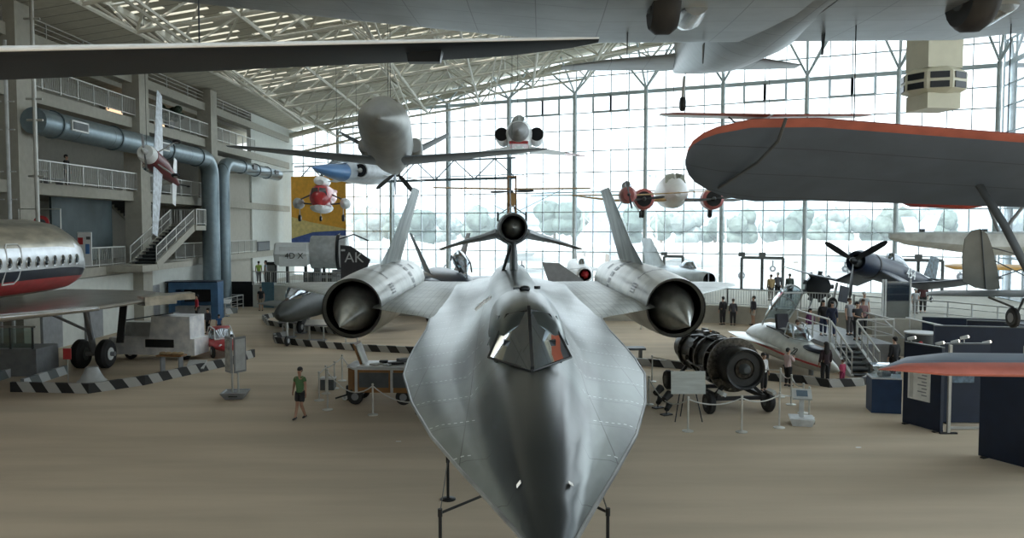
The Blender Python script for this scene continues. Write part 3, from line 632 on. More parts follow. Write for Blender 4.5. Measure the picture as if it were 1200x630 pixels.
# ------------------------------------------------------------------ drone on the jet's back
dn = thing('reconnaissance_drone', 'small dark ramjet drone with delta wing on a pylon above the jet', 'airplane', (.04, 24.0, 5.98), heading((.0125, -1, -.0)))
mb = MB(); mb.lathe([(.36, -.02), (.41, .0), (.425, -.1), (.46, -1), (.50, -3), (.50, -7), (.45, -9.5), (.36, -11.3)], (0, 0, 0), 'x', 32, cap=False); mb.build('fuselage', darkgrey, dn)
MB().lathe([(.40, -.03), (.38, -.2), (.34, -1.5), (.01, -1.6)], (0, 0, 0), 'x', 32, cap=False).build('inlet_duct', blackm, dn)
MB().lathe([(.004, .34), (.14, .08), (.31, -.25), (.345, -.4), (.2, -1.2)], (0, 0, 0), 'x', 28).build('inlet_spike', conem, dn)
for s_ in (-1, 1):
    st = [((-.5, s_ * .02, -.5), (-9.6, s_ * .02, -.6), .5), ((-.8, s_ * .3, -.36), (-9.6, s_ * .3, -.5), .5), ((-1.6, s_ * .55, -.16), (-9.6, s_ * .55, -.42), .6), ((-3.2, s_ * .95, -.30), (-9.5, s_ * .95, -.5), .52), ((-5.0, s_ * 1.7, -.50), (-9.3, s_ * 1.7, -.62), .34), ((-6.9, s_ * 2.75, -.80), (-8.9, s_ * 2.75, -.9), .05)]
    MB().wing(st, n=9).build('wing', mat('drone_skin', (.16, .185, .20), .4, .4, var=.2, scale=2), dn)
MB().wing([((-7, 0, .4), (-10.6, 0, .4), .14), ((-9.3, 0, 1.55), (-10.8, 0, 1.55), .06)], up=(0, 1, 0)).build('tail_fin', darkgrey, dn)
py = thing('drone_pylon', 'grey streamlined pylon holding the drone above the jet spine', 'pylon', (.05, 24.0, 0), heading((.0125, -1, 0)))
MB().wing([((-.4, 0, 4.55), (-5.5, 0, 4.55), .55), ((-1.2, 0, 5.5), (-5.5, 0, 5.5), .42)], up=(0, 1, 0)).build('pylon_body', greym, py)
MB().cyl((-.6, .0, 4.6), (-.5, 0, 5.56), .05).build('brace_strut', darkgrey, py); MB().cyl((-1.6, -.32, 4.6), (-1.4, -.05, 5.5), .05).build('brace_strut', darkgrey, py)

def prop(parent, c, r, n, m, a0=0, wd=.22, axis='x', hubr=.18, spin=None):
    h = MB().lathe([(.01, .32), (hubr * .6, .2), (hubr, 0), (hubr, -.12), (.01, -.13)], c, axis, 14).build('propeller_hub', spin or m, parent)
    for k in range(n):
        a = a0 + 2 * PI * k / n; dr = V((0, math.cos(a), math.sin(a))); tn = V((0, -math.sin(a), math.cos(a))); c_ = V(c); rr = []
        for f, ww in ((.08, .4), (.3, .9), (.6, 1), (.9, .8), (1, .35)):
            tw = .9 - .6 * f; x = V((1, 0, 0)); u = (tn * math.cos(tw) + x * math.sin(tw)) * wd * ww * .5; q = (x * math.cos(tw) - tn * math.sin(tw)) * .02
            p = c_ + dr * r * f; rr.append([p - u, p + q, p + u, p - q])
        MB().loft(rr).build('propeller_blade', m, parent)
def wires(pts, z_up, label):
    "suspension cables up to the roof; one thing of several cables"
    for i, p in enumerate(pts):
        o = MB().cyl((0, 0, 0), (0, 0, z_up[i] if isinstance(z_up, list) else z_up), .012, n=5).build('suspension_cable', MATS['black_metal'], None); o.location = p
        tag(o, label if len(pts) < 2 else label + (', left one', ', right one')[i], 'cable', group='suspension cables of ' + label.split(' holding ')[-1])

# ------------------------------------------------------------------ airliner overhead
dc = thing('propeller_airliner', 'big grey twin-propeller airliner hanging overhead with lowered wheels', 'airplane', (5.12, 12.0, 10.92), heading((-.035, -1, .0)))
mb = MB(); mb.fus([(3.5, -.1, .3, .3), (2.6, 0, .9, .9), (1, 0, 1.2, 1.2), (-6, 0, 1.2, 1.2), (-9, .1, 1.05, 1.1, 1.05), (-12, .25, .72, .85, .7), (-14.5, .4, .38, .55, .38), (-16.6, .55, .1, .2, .12)], 28); mb.build('fuselage', dcm, dc)
for s_ in (-1, 1):
    mb = MB(); mb.wing([((-.2, s_ * .2, -1.05), (-5.2, s_ * .2, -1.05), .75), ((-.2, s_ * 3.9, -1.05), (-5.2, s_ * 3.9, -1.05), .7), ((-1.2, s_ * 8.5, -.62), (-4.9, s_ * 8.5, -.62), .5), ((-2.4, s_ * 13.6, -.15), (-4.4, s_ * 13.6, -.15), .25), ((-3.3, s_ * 14.5, -.08), (-4.1, s_ * 14.5, -.08), .08)], n=11); mb.build('wing', dcm, dc)
    n = MB(); n.lathe([(.55, 2.3), (.72, 2.1), (.75, 1.4), (.7, .2), (.5, -2.2), (.2, -3.4), (.02, -3.8)], (0, s_ * 2.6, -.62), 'x', 24); n = n.build('engine_nacelle', dcm, dc)
    MB().lathe([(.3, 2.2), (.6, 2.32), (.62, 1.9)], (0, s_ * 2.6, -.62), 'x', 20).build('cowl_opening', blackm, n)
    gs = MB(); gs.cyl((-.3, s_ * 2.25, -1.0), (-2.0, s_ * 2.25, -1.1), .06).cyl((-.3, s_ * 2.95, -1.0), (-2.0, s_ * 2.95, -1.1), .06).cyl((-2.0, s_ * 2.2, -1.1), (-2.0, s_ * 3.0, -1.1), .07); gs = gs.build('gear_strut', lgrey, dc)
    mb = MB(); wheel(mb, (-2.0, s_ * 2.6, -1.02), .6, .46, 'y'); mb.build('wheel', [black, darkgrey], gs)
    MB().lathe([(.01, -2.2), (.22, -2.25), (.28, -3.0), (.2, -3.4), (.1, -3.5), (.01, -3.4)], (.3, s_ * 2.6 + .55, -1.1), 'x', 14).build('exhaust_pipe', chrome, dc)
    MB().wing([((-13.6, s_ * .1, .5), (-16.4, s_ * .1, .5), .3), ((-14.6, s_ * 2.6, .5), (-16.4, s_ * 2.6, .5), .2), ((-15.5, s_ * 4.0, .5), (-16.2, s_ * 4.0, .5), .06)], n=8).build('tailplane', dcm, dc)
MB().wing([((-12, 0, .9), (-16.8, 0, .9), .3), ((-14.8, 0, 3.2), (-17.2, 0, 3.2), .15), ((-15.8, 0, 3.9), (-17.0, 0, 3.9), .05)], up=(0, 1, 0)).build('tail_fin', dcm, dc)
mb = MB().cyl((-14.8, 0, .0), (-15.1, 0, -.75), .05, n=8); wheel(mb, (-15.1, 0, -.85), .24, .16, 'y', 1, 1); mb.build('tail_wheel', [lgrey, black], dc)
for x, y in ((-4.2, .9), (-5.0, -1.3), (-3.9, -3.0)): MB().wing([((x, y, -1.1), (x - .25, y, -1.1), .05), ((x - .1, y, -1.5), (x - .22, y, -1.5), .03)], up=(0, 1, 0)).build('antenna', blackm, dc)

# ------------------------------------------------------------------ long dark sailplane wing, upper left
gw = thing('sailplane', 'long slender dark blue wing with lit leading edge painted pale crossing the upper left', 'airplane', (0, 0, 0))
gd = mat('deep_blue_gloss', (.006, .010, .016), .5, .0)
a = P(702, 46, 12.6); b = P(-160, 62, 10.6)
st = []
for f, ch, tk in ((0, .12, .03), (.04, .42, .07), (.14, .85, .12), (.3, 1.1, .18), (.62, 1.4, .22), (.85, 1.6, .26), (1, 1.7, .26)):
    p = a.lerp(b, f); st.append((p, p + V((0.0, ch, -.02 - .03 * ch)), tk))
mb = MB(); mb.wing(st, n=9); 
for i, f_ in enumerate(mb.f):
    pass
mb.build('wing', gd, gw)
MB().tube([p[0] + V((0, -.01, .02)) for p in st], [.012, .022, .025, .028, .034, .04, .045], 8).build('leading_edge', white, gw)  # light on the near edge put in as a white strip
p = a.lerp(b, .275); MB().loft([[p + V((dx, .35, -.02)), p + V((dx + .02, .55, -.02)), p + V((dx * .9, .55, -.2)), p + V((dx * .9, .38, -.2))] for dx in (-.27, .27)]).build('control_fairing', blackm, gw, False)
wires([a.lerp(b, .6) + V((0, .4, .1))], 7.5, 'thin cable holding the long dark sailplane wing')

# ------------------------------------------------------------------ pusher turboprop, hanging
lf = thing('pusher_turboprop', 'silver pusher turboprop hanging nose-on with thin wings and twin tail blades', 'airplane', (-4.55, 28.0, 9.95), heading((.09, -1, .10)))
lfm = mat('bare_composite', (.30, .305, .29), .38, .5, var=.1, scale=2, bump=.02); lfw = mat('wing_blue_grey', (.16, .20, .24), .4, .3)
MB().fus([(0, -.2, .06, .06), (-.25, -.15, .38, .34), (-.8, -.05, .68, .62), (-1.8, .1, .92, .92), (-3.2, .15, 1.0, 1.02), (-6, .05, .98, .98), (-8, -.05, .75, .75), (-10, -.15, .4, .4), (-11.2, -.2, .15, .15)], 30).build('fuselage', lfm, lf)
MB().add([V((-1.6 , y, z)) for y, z in ((-.5, .85), (.5, .85), (.75, .45), (-.75, .45))], [(0, 1, 2, 3)]).build('windshield', dk_glass, lf, False)
for s_ in (-1, 1):
    MB().wing([((-4.6, s_ * .3, -.72), (-6.6, s_ * .3, -.72), .36), ((-5.0, s_ * 3, -.45), (-6.5, s_ * 3, -.45), .22), ((-5.6, s_ * 6.2, -.1), (-6.3, s_ * 6.2, -.1), .1), ((-5.9, s_ * 6.6, -.05), (-6.2, s_ * 6.6, -.05), .04)], n=8).build('wing', lfw, lf)
    MB().wing([((-8.8, s_ * .15, .1), (-10.8, s_ * .15, .1), .22), ((-9.9, s_ * 2.5, 1.45), (-10.9, s_ * 2.5, 1.45), .1)], up=(0, -s_ * .5, .86), n=8).build('tail_blade', lfw, lf)
    MB().lathe([(.3, -6.2), (.36, -6.4), (.34, -7.8), (.2, -9)], (0, s_ * 1.0, .1), 'x', 16).build('engine_intake', lfm, lf)
MB().wing([((-8.8, 0, -.3), (-10.8, 0, -.3), .2), ((-10, 0, -1.4), (-10.8, 0, -1.4), .1)], up=(0, 1, 0), n=6).build('ventral_fin', lfw, lf)
prop(lf, (-11.3, 0, -.2), 1.25, 4, darkgrey, .7, .26, hubr=.2)
wires([V((-4.9, 33, 11)), V((-5.6, 37, 10.2))], 7.5, 'thin cable holding the silver pusher turboprop')

# ------------------------------------------------------------------ red and white jet trainer hanging nose-on
a4 = thing('jet_fighter', 'white jet with grey nose and red tipped wings hanging high by the window', 'airplane', P(607, 150, 46), heading((-.03, -1, .02)))
MB().fus([(0, -.1, .05, .05), (-.5, -.05, .35, .33), (-1.5, 0, .62, .6)], 24).build('nose_cone', greym, a4)
MB().fus([(-1.45, 0, .61, .6), (-3, .1, .8, .85), (-6, .1, .85, .85), (-10, .1, .5, .55), (-11, .1, .3, .3)], 24).build('fuselage', white, a4)
MB().fus([(-1.6, .45, .2, .1), (-2.3, .6, .42, .5), (-3.8, .7, .42, .55), (-5.4, .7, .2, .2)], 18).build('canopy', can_glass, a4)
MB().box((-2.6, 0, -.62), (2.2, 1.1, .16)).build('belly_panel', red, a4)
for s_ in (-1, 1):
    MB().lathe([(.30, -3.0), (.42, -2.95), (.45, -4), (.4, -6)], (0, s_ * 1.05, .05), 'x', 18).build('air_intake', white, a4)
    MB().lathe([(.01, -2.93), (.40, -2.93)], (0, s_ * 1.05, .05), 'x', 18).build('intake_opening', blackm, a4)
    MB().wing([((-4, s_ * .6, -.55), (-8, s_ * .6, -.55), .25), ((-6.4, s_ * 2.9, -.65), (-8.2, s_ * 2.9, -.65), .12)], n=7).build('wing', white, a4)
    MB().wing([((-6.4, s_ * 2.9, -.65), (-8.2, s_ * 2.9, -.65), .12), ((-7.6, s_ * 4.3, -.75), (-8.3, s_ * 4.3, -.75), .06)], n=7).build('wing_tip', red, a4)
MB().wing([((-7.5, 0, .6), (-10.5, 0, .6), .2), ((-10, 0, 3), (-11.3, 0, 3), .1)], up=(0, 1, 0), n=7).build('tail_fin', white, a4)
wires([P(607, 140, 47) + V((0, 2, 0))], 5.5, 'thin cable holding the white and red jet high by the window')

# ------------------------------------------------------------------ blue and white jet with nose probe
f4 = thing('jet_fighter', 'blue and white jet hanging with nose down left and round dark intake', 'airplane', P(366, 196, 45), heading((-.33, -1, -.02)))
MB().cyl((1.0, 0, .02), (0, 0, 0), .012, .03).build('nose_probe', lgrey, f4)
wj = mat('blue_white_livery', (.08, .20, .45), .3, .1, scale=.5, col2=(.12, .28, .55), coat=.5)
MB().fus([(0, 0, .04, .04), (-.8, -.05, .28, .24), (-2, -.1, .5, .42), (-3.2, -.12, .62, .55)], 24).build('nose_cone', wj, f4)
MB().fus([(-3.18, -.1, .63, .57), (-4, -.05, .75, .75, .65), (-6, 0, .9, .85, .8), (-8, 0, .75, .7), (-9.2, .1, .5, .5)], 26).build('fuselage', mat('pale_blue_white', (.58, .66, .74), .3, .1, scale=.9, var=.3, coat=.4), f4)
MB().fus([(-1.9, .25, .15, .1), (-2.6, .42, .32, .34), (-3.8, .5, .36, .42), (-5.2, .5, .2, .2)], 18).build('canopy', can_glass, f4)
for s_ in (-1, 1):
    MB().lathe([(.40, -3.9), (.46, -3.88), (.5, -4.8), (.42, -7)], (0, s_ * .85, .0), 'x', 22).build('air_intake', mat('intake_white', (.6, .65, .7), .3), f4)
    MB().lathe([(.01, -3.84), (.38, -3.85), (.40, -3.95)], (0, s_ * .85, .0), 'x', 22).build('intake_opening', blackm, f4)
    MB().lathe([(.01, -3.5), (.17, -3.9)], (0, s_ * .85, .0), 'x', 14).build('shock_cone', lgrey, f4)
    MB().wing([((-5.6, s_ * .6, -.1), (-8, s_ * .6, -.1), .16), ((-6.8, s_ * 3.2, -.5), (-8.1, s_ * 3.2, -.5), .06)], n=6).build('wing', white, f4)
MB().wing([((-8, 0, .6), (-10.6, 0, .6), .2), ((-9.6, 0, 2.2), (-11, 0, 2.2), .1)], up=(0, 1, 0), n=7).build('tail_fin', white, f4)
MB().wing([((-9.6, -1.8, 2.2), (-11, -1.8, 2.2), .1), ((-9.6, 1.8, 2.2), (-11, 1.8, 2.2), .1)], n=7).build('tailplane', white, f4)
wires([P(395, 190, 48), P(418, 190, 52)], 6, 'thin cable holding the blue and white jet')

# ------------------------------------------------------------------ rescue helicopter
hc = thing('rescue_helicopter', 'red and white rescue helicopter with hull floats and wheels hanging by the orange banner', 'helicopter', P(373, 232, 60), heading((.1, -1, 0)))
MB().fus([(0, -.1, .3, .35), (-.3, 0, .65, .7), (-1.0, .1, .8, .95, .8), (-3, .1, .85, 1.05, .85), (-5, .2, .8, .9, .6), (-7, .5, .4, .5, .3), (-11, .9, .15, .2)], 22).build('fuselage', red, hc)
MB().fus([(.05, -.62, .3, .14, .3), (-.5, -.62, .7, .16, .45), (-3, -.65, .75, .16, .45), (-5.5, -.4, .3, .15, .3)], 18).build('boat_hull', white, hc)
for s_ in (-1, 1): MB().add([V((-.15 - abs(y) * .2, y * s_, z)) for y, z in ((.04, .15), (.62, .12), (.5, .75), (.04, .8))], [(0, 1, 2, 3)]).build('windshield', dk_glass, hc, False)
MB().fus([(-.8, 1.2, .3, .2), (-1.2, 1.35, .5, .35), (-3.6, 1.35, .5, .35), (-4.4, 1.2, .2, .2)], 16).build('engine_cowling', white, hc)
MB().cyl((-2.2, 0, 1.6), (-2.2, 0, 2.2), .12).build('rotor_mast', darkgrey, hc)
for k in range(3):
    a = .5 + k * 2 * PI / 3; MB().bar((-2.2, 0, 2.15), (-2.2 + 7.4 * math.cos(a), 7.4 * math.sin(a), 1.95), .32, .03).build('rotor_blade', darkgrey, hc, False)
for s_ in (-1, 1):
    sp = MB().fus([(-1.0, -.35, .04, .04, .04, s_ * 1.75), (-1.4, -.35, .34, .42, .4, s_ * 1.75), (-2.6, -.35, .38, .42, .4, s_ * 1.75), (-3.6, -.25, .05, .1, .1, s_ * 1.75)], 16).build('float', lgrey, hc)
    MB().cyl((-1.8, s_ * .6, .4), (-1.8, s_ * 1.7, -.1), .06).cyl((-2.2, s_ * .6, -.4), (-2.2, s_ * 1.6, -.3), .06).build('float_strut', darkgrey, sp)
    mb = MB().cyl((-1.7, s_ * 1.62, -.6), (-1.7, s_ * 1.62, -1.3), .04, mi=1); wheel(mb, (-1.7, s_ * 1.62, -1.45), .26, .2, 'y'); mb.build('wheel', [black, lgrey], sp)
mb = MB().cyl((-1.2, 0, -.9), (-1.2, 0, -1.35), .04, mi=1); wheel(mb, (-1.2, 0, -1.5), .2, .16, 'y'); mb.build('nose_wheel', [black, lgrey], hc)

# ------------------------------------------------------------------ ultralight and small propeller planes near the window
ul = thing('early_monoplane', 'tan fabric wing with open frame and two wheels hanging over the drone', 'airplane', P(600, 221, 41), heading((0, -1, 0)))
for s_ in (-1, 1):
    MB().wing([((0, s_ * .1, 0), (-1.5, s_ * .1, 0), .16), ((-.1, s_ * 4.0, .05 if s_ > 0 else .08), (-1.4, s_ * 4.0, .05 if s_ > 0 else .08), .12)], n=6).build('wing', yellow, ul)
    MB().cyl((-.4, s_ * .15, -1.2), (-.4, s_ * 2.6, 0), .015, n=5).cyl((-.4, s_ * .05, .9), (-.4, s_ * 2.6, 0), .01, n=5).build('bracing_wire', darkgrey, ul)
    mb = MB().cyl((-.5, s_ * .1, -.9), (-.5, s_ * .68, -1.3), .03, mi=1); wheel(mb, (-.5, s_ * .72, -1.4), .25, .1, 'y'); mb.build('wheel', [black, lgrey], ul)
mb = MB()
for a, b in (((0, -.2, .6), (0, -.2, -1.3)), ((0, .2, .6), (0, .2, -1.3)), ((-.6, -.2, .7), (-.6, -.2, -1.3)), ((-.6, .2, .7), (-.6, .2, -1.3)), ((0, -.2, -1.3), (-5, 0, -.3)), ((0, .2, -1.3), (-5, 0, -.3)), ((0, -.2, .6), (0, .2, .6)), ((0, -.2, -.9), (0, .2, -.2))): mb.cyl(a, b, .045, n=6)
mb.build('frame', mat('wooden_frame', (.25, .14, .06), .6), ul); MB().fus([(.2, -.5, .2, .35), (-1.2, -.5, .25, .4), (-1.6, -.5, .1, .2)], 12).build('pilot_pod', mat('amber_panel', (.4, .25, .1), .5), ul)
prop(ul, (.35, 0, -.15), 1.1, 2, darkgrey, 0.03, .16, hubr=.08)

ra = thing('racing_plane', 'small red-nosed propeller plane with tan wing hanging right of the centre', 'airplane', P(737, 228, 34), heading((-.05, -1, 0))); ra.scale = (.6, .6, .6)
MB().fus([(0, 0, .38, .4), (-.3, 0, .55, .58), (-1.5, 0, .58, .6)], 20).build('cowling', mat('hazed_red', (.40, .12, .11), .4), ra)  # red muted by haze, put into the paint colour
MB().fus([(-1.48, 0, .57, .6), (-3, .05, .5, .6), (-7.5, .1, .12, .2)], 20).build('fuselage', mat('hazed_red', (.40, .12, .11), .4), ra)
MB().fus([(-1.2, .4, .2, .1), (-1.7, .6, .35, .45), (-2.8, .6, .35, .45), (-3.6, .5, .1, .1)], 14).build('canopy', can_glass, ra)
MB().wing([((-.8, .3, .0), (-2.2, .3, .0), .2), ((-.9, -.3, .02), (-2.2, -.3, .02), .2), ((-1.1, -6.9, .0), (-2.0, -6.9, .0), .1)], n=6).build('wing', yellow, ra, label='tan wing')
MB().wing([((-.8, .3, .0), (-2.2, .3, .0), .2), ((-1.1, 6.9, .35), (-2.0, 6.9, .35), .1)], n=6).build('wing', yellow, ra)
for s_ in (-1, 1):
    mb = MB().cyl((-.9, s_ * .3, -.3), (-1.0, s_ * .85, -1.2), .04, mi=1); wheel(mb, (-1.0, s_ * .9, -1.35), .26, .14, 'y'); mb.build('wheel', [black, lgrey], ra)
prop(ra, (.15, 0, 0), 1.0, 2, darkgrey, PI / 2 + .2, .16, hubr=.12)

tw = thing('twin_propeller_plane', 'white twin-engine propeller plane with red cowlings hanging right of the centre', 'airplane', P(794, 226, 39), heading((-.1, -1, 0)))
MB().fus([(.3, -.05, .12, .12), (0, 0, .4, .4), (-.8, .08, .60, .55), (-1.6, .16, .70, .85), (-2.4, .2, .75, .88), (-5, .2, .72, .8), (-8, .2, .35, .45), (-10, .25, .08, .15)], 24).build('fuselage', white, tw)
for s_ in (-1, 1): MB().add([V((-.86, s_ * .04, .62)), V((-.98, s_ * .50, .52)), V((-1.62, s_ * .46, .98)), V((-1.5, s_ * .04, 1.06))], [(0, 1, 2, 3)]).build('windshield', dk_glass, tw, False)
for s_ in (-1, 1):
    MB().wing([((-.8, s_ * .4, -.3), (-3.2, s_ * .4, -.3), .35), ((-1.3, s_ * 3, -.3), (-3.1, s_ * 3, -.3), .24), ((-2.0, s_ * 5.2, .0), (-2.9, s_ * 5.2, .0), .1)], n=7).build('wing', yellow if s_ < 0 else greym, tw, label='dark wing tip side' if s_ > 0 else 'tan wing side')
    n = MB().lathe([(.36, .6), (.5, .45), (.52, -.3), (.4, -1.4), (.1, -2.8)], (0, s_ * 1.62, -.3), 'x', 20).build('engine_nacelle', MATS['hazed_red'], tw)
    MB().lathe([(.01, .58), (.36, .62)], (0, s_ * 1.62, -.3), 'x', 18).build('cowl_opening', blackm, n)
    prop(n, (.75, s_ * 1.62, -.3), .95, 2, darkgrey, .1, .14, hubr=.1)
    mb = MB().cyl((-.6, s_ * 1.62, -.7), (-.7, s_ * 1.62, -.85), .05, mi=1); wheel(mb, (-.7, s_ * 1.62, -.9), .28, .18, 'y'); mb.build('wheel', [black, lgrey], tw)
    MB().wing([((-8.6, s_ * .1, .35), (-9.8, s_ * .1, .35), .12), ((-8.8, s_ * 1.9, .5), (-9.7, s_ * 1.9, .5), .06)], n=6).build('tailplane', white, tw)
    MB().wing([((-8.7, s_ * 1.9, .1), (-9.8, s_ * 1.9, .1), .1), ((-9, s_ * 1.9, 1.3), (-9.7, s_ * 1.9, 1.3), .06)], up=(0, 1, 0), n=6).build('tail_fin', white, tw)

# ------------------------------------------------------------------ stunt plane on edge by the galleries
sp_ = thing('stunt_plane', 'red stunt plane hanging banked on edge with white wings by the galleries', 'airplane', P(170, 178, 38), (0, 0, 0))
dfw = (P(209, 216, 43) - P(170, 178, 38)); dfw = -dfw.normalized(); yv = V((-.02, -.05, 1.0)).normalized(); yv = (yv - dfw * yv.dot(dfw)).normalized(); zv = dfw.cross(yv)
sp_.rotation_euler = Matrix((dfw, yv, zv)).transposed().to_euler()
rl = mat('deep_red_gloss', (.16, .02, .025), .4)
MB().fus([(.0, 0, .34, .36), (-.2, 0, .42, .42), (-.6, 0, .42, .42)], 20).build('cowling_ring', white, sp_)
MB().fus([(-.55, 0, .43, .44), (-2, 0, .42, .5), (-3.6, .02, .26, .34), (-5.2, .05, .07, .12)], 20).build('fuselage', rl, sp_)
MB().fus([(-1.5, .3, .15, .1), (-2, .5, .28, .3), (-3.0, .48, .2, .22), (-3.4, .35, .05, .05)], 14).build('canopy', dk_glass, sp_)
for s_ in (-1, 1):
    MB().wing([((-.9, s_ * .2, -.1), (-2.3, s_ * .2, -.1), .22), ((-1.2, s_ * 3.6, -.05), (-2.0, s_ * 3.6, -.05), .1)], n=7).build('wing', mat('checked_white', (.55, .60, .66), .4, scale=5, var=.25), sp_)
    MB().wing([((-4.3, s_ * .05, .05), (-5.1, s_ * .05, .05), .08), ((-4.5, s_ * 1.25, .05), (-5.0, s_ * 1.25, .05), .05)], n=6).build('tailplane', white, sp_)
    mb = MB().cyl((-.9, s_ * .3, -.3), (-1.0, s_ * .8, -1.0), .035, mi=1); wheel(mb, (-1.0, s_ * .85, -1.1), .2, .12, 'y'); mb.build('wheel', [black, lgrey], sp_)
MB().wing([((-4.3, 0, .1), (-5.2, 0, .1), .08), ((-4.7, 0, .9), (-5.2, 0, .9), .04)], up=(0, 1, 0), n=6).build('tail_fin', white, sp_)
prop(sp_, (.12, 0, 0), .85, 2, greym, .15, .14, hubr=.14, spin=lgrey)
MB().cyl((-5.1, 0, 0), (-5.5, 0, -.35), .03).ell((-5.55, 0, -.4), (.1, .05, .1), 10, 6).build('tail_wheel', black, sp_)

# ------------------------------------------------------------------ big fabric biplane at the right, red leading edges
bp = thing('fabric_biplane', 'large hanging biplane with silver fabric wings and orange-red leading edges, right side', 'airplane', P(1010, 200, 15), (0, 0, 0)); o = bp.location
bpr = mat('orange_red_edge', (.42, .12, .085), .5)
def gp(px, py, Y): return P(px, py, Y) - o
st = [(gp(803, 187, 15.4), gp(803, 194, 16.4), .03), (gp(806, 175, 15.1), gp(807, 205, 16.6), .10), (gp(812, 165, 14.9), gp(815, 214, 16.75), .18), (gp(824, 156, 14.68), gp(830, 223, 16.9), .25), (gp(840, 149, 14.5), gp(850, 231, 17.0), .3), (gp(880, 140, 14.3), gp(885, 236, 17.0), .38), (gp(960, 139, 14.2), gp(950, 235, 16.9), .42), (gp(1200, 158, 14.2), gp(1200, 243, 16.7), .42), (gp(1500, 176, 14.2), gp(1500, 252, 16.5), .42)]
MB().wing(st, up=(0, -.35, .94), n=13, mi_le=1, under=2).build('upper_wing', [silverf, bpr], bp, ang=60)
q = lambda a, b, t: a.lerp(b, t)
MB().tube([gp(921, 139, 14.08), gp(912, 165, 14.4), gp(888, 190, 15.2), gp(842, 220, 16.5)], .03, 6).build('wing_seam', darkgrey, bp)
st = [(gp(1029, 433, 14.0), gp(1034, 430, 14.5), .03), (gp(1060, 434, 13.75), gp(1062, 418, 15.0), .3), (gp(1110, 438, 13.7), gp(1108, 413, 15.4), .46), (gp(1200, 439, 13.7), gp(1195, 414, 15.5), .5), (gp(1500, 444, 13.7), gp(1500, 416, 15.5), .5)]
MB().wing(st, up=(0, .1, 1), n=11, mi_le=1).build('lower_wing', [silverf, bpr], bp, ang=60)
MB().tube([gp(1147, 216, 15.9), gp(1176, 262, 15.4), gp(1200, 308, 15.0), gp(1262, 425, 14.6)], .075, 10).build('interplane_strut', darkgrey, bp)
MB().tube([gp(1165, 245, 16.2), gp(1262, 425, 15.0)], .02, 6).tube([gp(1330, 245, 15.5), gp(1200, 420, 14.7)], .012, 6).build('bracing_wire', darkgrey, bp)
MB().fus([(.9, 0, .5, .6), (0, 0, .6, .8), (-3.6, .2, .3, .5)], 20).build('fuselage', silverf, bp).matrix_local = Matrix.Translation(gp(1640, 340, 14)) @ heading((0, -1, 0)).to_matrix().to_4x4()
wires([P(1000, 175, 15.4), P(1180, 185, 15.4)], 9, 'thin cable holding the big silver fabric biplane')

# red trimmed high wing plane behind it
rw_ = thing('high_wing_plane', 'white wing with red edges hanging far behind the biplane wing', 'airplane', P(905, 134, 30), heading((.05, -1, 0)))
for s_ in (-1, 1): MB().wing([((0, s_ * .05, 0), (-1.5, s_ * .05, 0), .2), ((-.1, s_ * 3.5, .05), (-1.3, s_ * 3.5, .05), .12), ((-.5, s_ * 4.0, .08), (-1, s_ * 4.0, .08), .03)], n=8, mi_le=1).build('wing', [white, bpr], rw_)
MB().fus([(1.2, -.8, .25, .3), (.6, -.75, .45, .5), (-1, -.6, .5, .6), (-5, -.5, .1, .2)], 16).build('fuselage', bpr, rw_)
for s_ in (-1, 1): MB().cyl((-.4, s_ * .3, -1.0), (-.4, s_ * 1.5, -.05), .03).build('wing_strut', darkgrey, rw_)
rh = thing('flying_boat_hull', 'red underside of a small seaplane hanging below the biplane wing', 'airplane', P(1078, 238, 27), heading((1, -.1, 0)))
MB().fus([(-1.0, .25, .05, .05), (-.3, .1, .4, .22), (1.5, .05, .5, .26), (3.0, .2, .1, .1)], 16).build('hull', red, rh); MB().wing([((.7, -2.5, .5), (-.3, -2.5, .5), .1), ((.7, 2.5, .5), (-.3, 2.5, .5), .1)], n=6).build('wing', white, rh)
for s_ in (-.3, .3): MB().cyl((.2, s_, .2), (.2, s_, .5), .03).build('wing_strut', greym, rh)

# float of a seaplane hanging at the right
fl = thing('seaplane_float', 'long pale grey aluminium float with struts hanging above the navy fighter', 'float', P(1048, 280, 24), heading((-1, .05, 0)))
MB().loft([[V((x, yy * w_, zz)) for yy, zz in ((-1, t_), (-.6, t_ + .06), (.6, t_ + .06), (1, t_), (.9, t_ - h * .6), (0, t_ - h), (-.9, t_ - h * .6))] for x, w_, t_, h in ((.15, .08, .12, .12), (-.3, .25, .14, .3), (-1.2, .38, .16, .45), (-2.4, .42, .16, .62), (-4.2, .42, .16, .66), (-4.25, .42, .16, .48), (-6, .36, .16, .42), (-8, .15, .16, .2))]).build('float_hull', mat('float_paint', (.66, .72, .74), .45, .2, scale=3, var=.18), fl, ang=25)
for a, b in (((-3, 0, .2), (-2.2, 0, 2.2)), ((-3.1, 0, .2), (-4.6, 0, 2.2)), ((-4.6, 0, .2), (-4.6, 0, 2.2)), ((-5.2, 0, .2), (-6.2, 0, 2.2)), ((-4.7, 0, .2), (-2.6, 0, 2.2))): MB().cyl(a, b, .05, n=8).build('float_strut', greym, fl)
for x in (-.8, -2.6): MB().box((x, 0, .24), (.12, .1, .12)).build('mooring_cleat', darkgrey, fl, False)

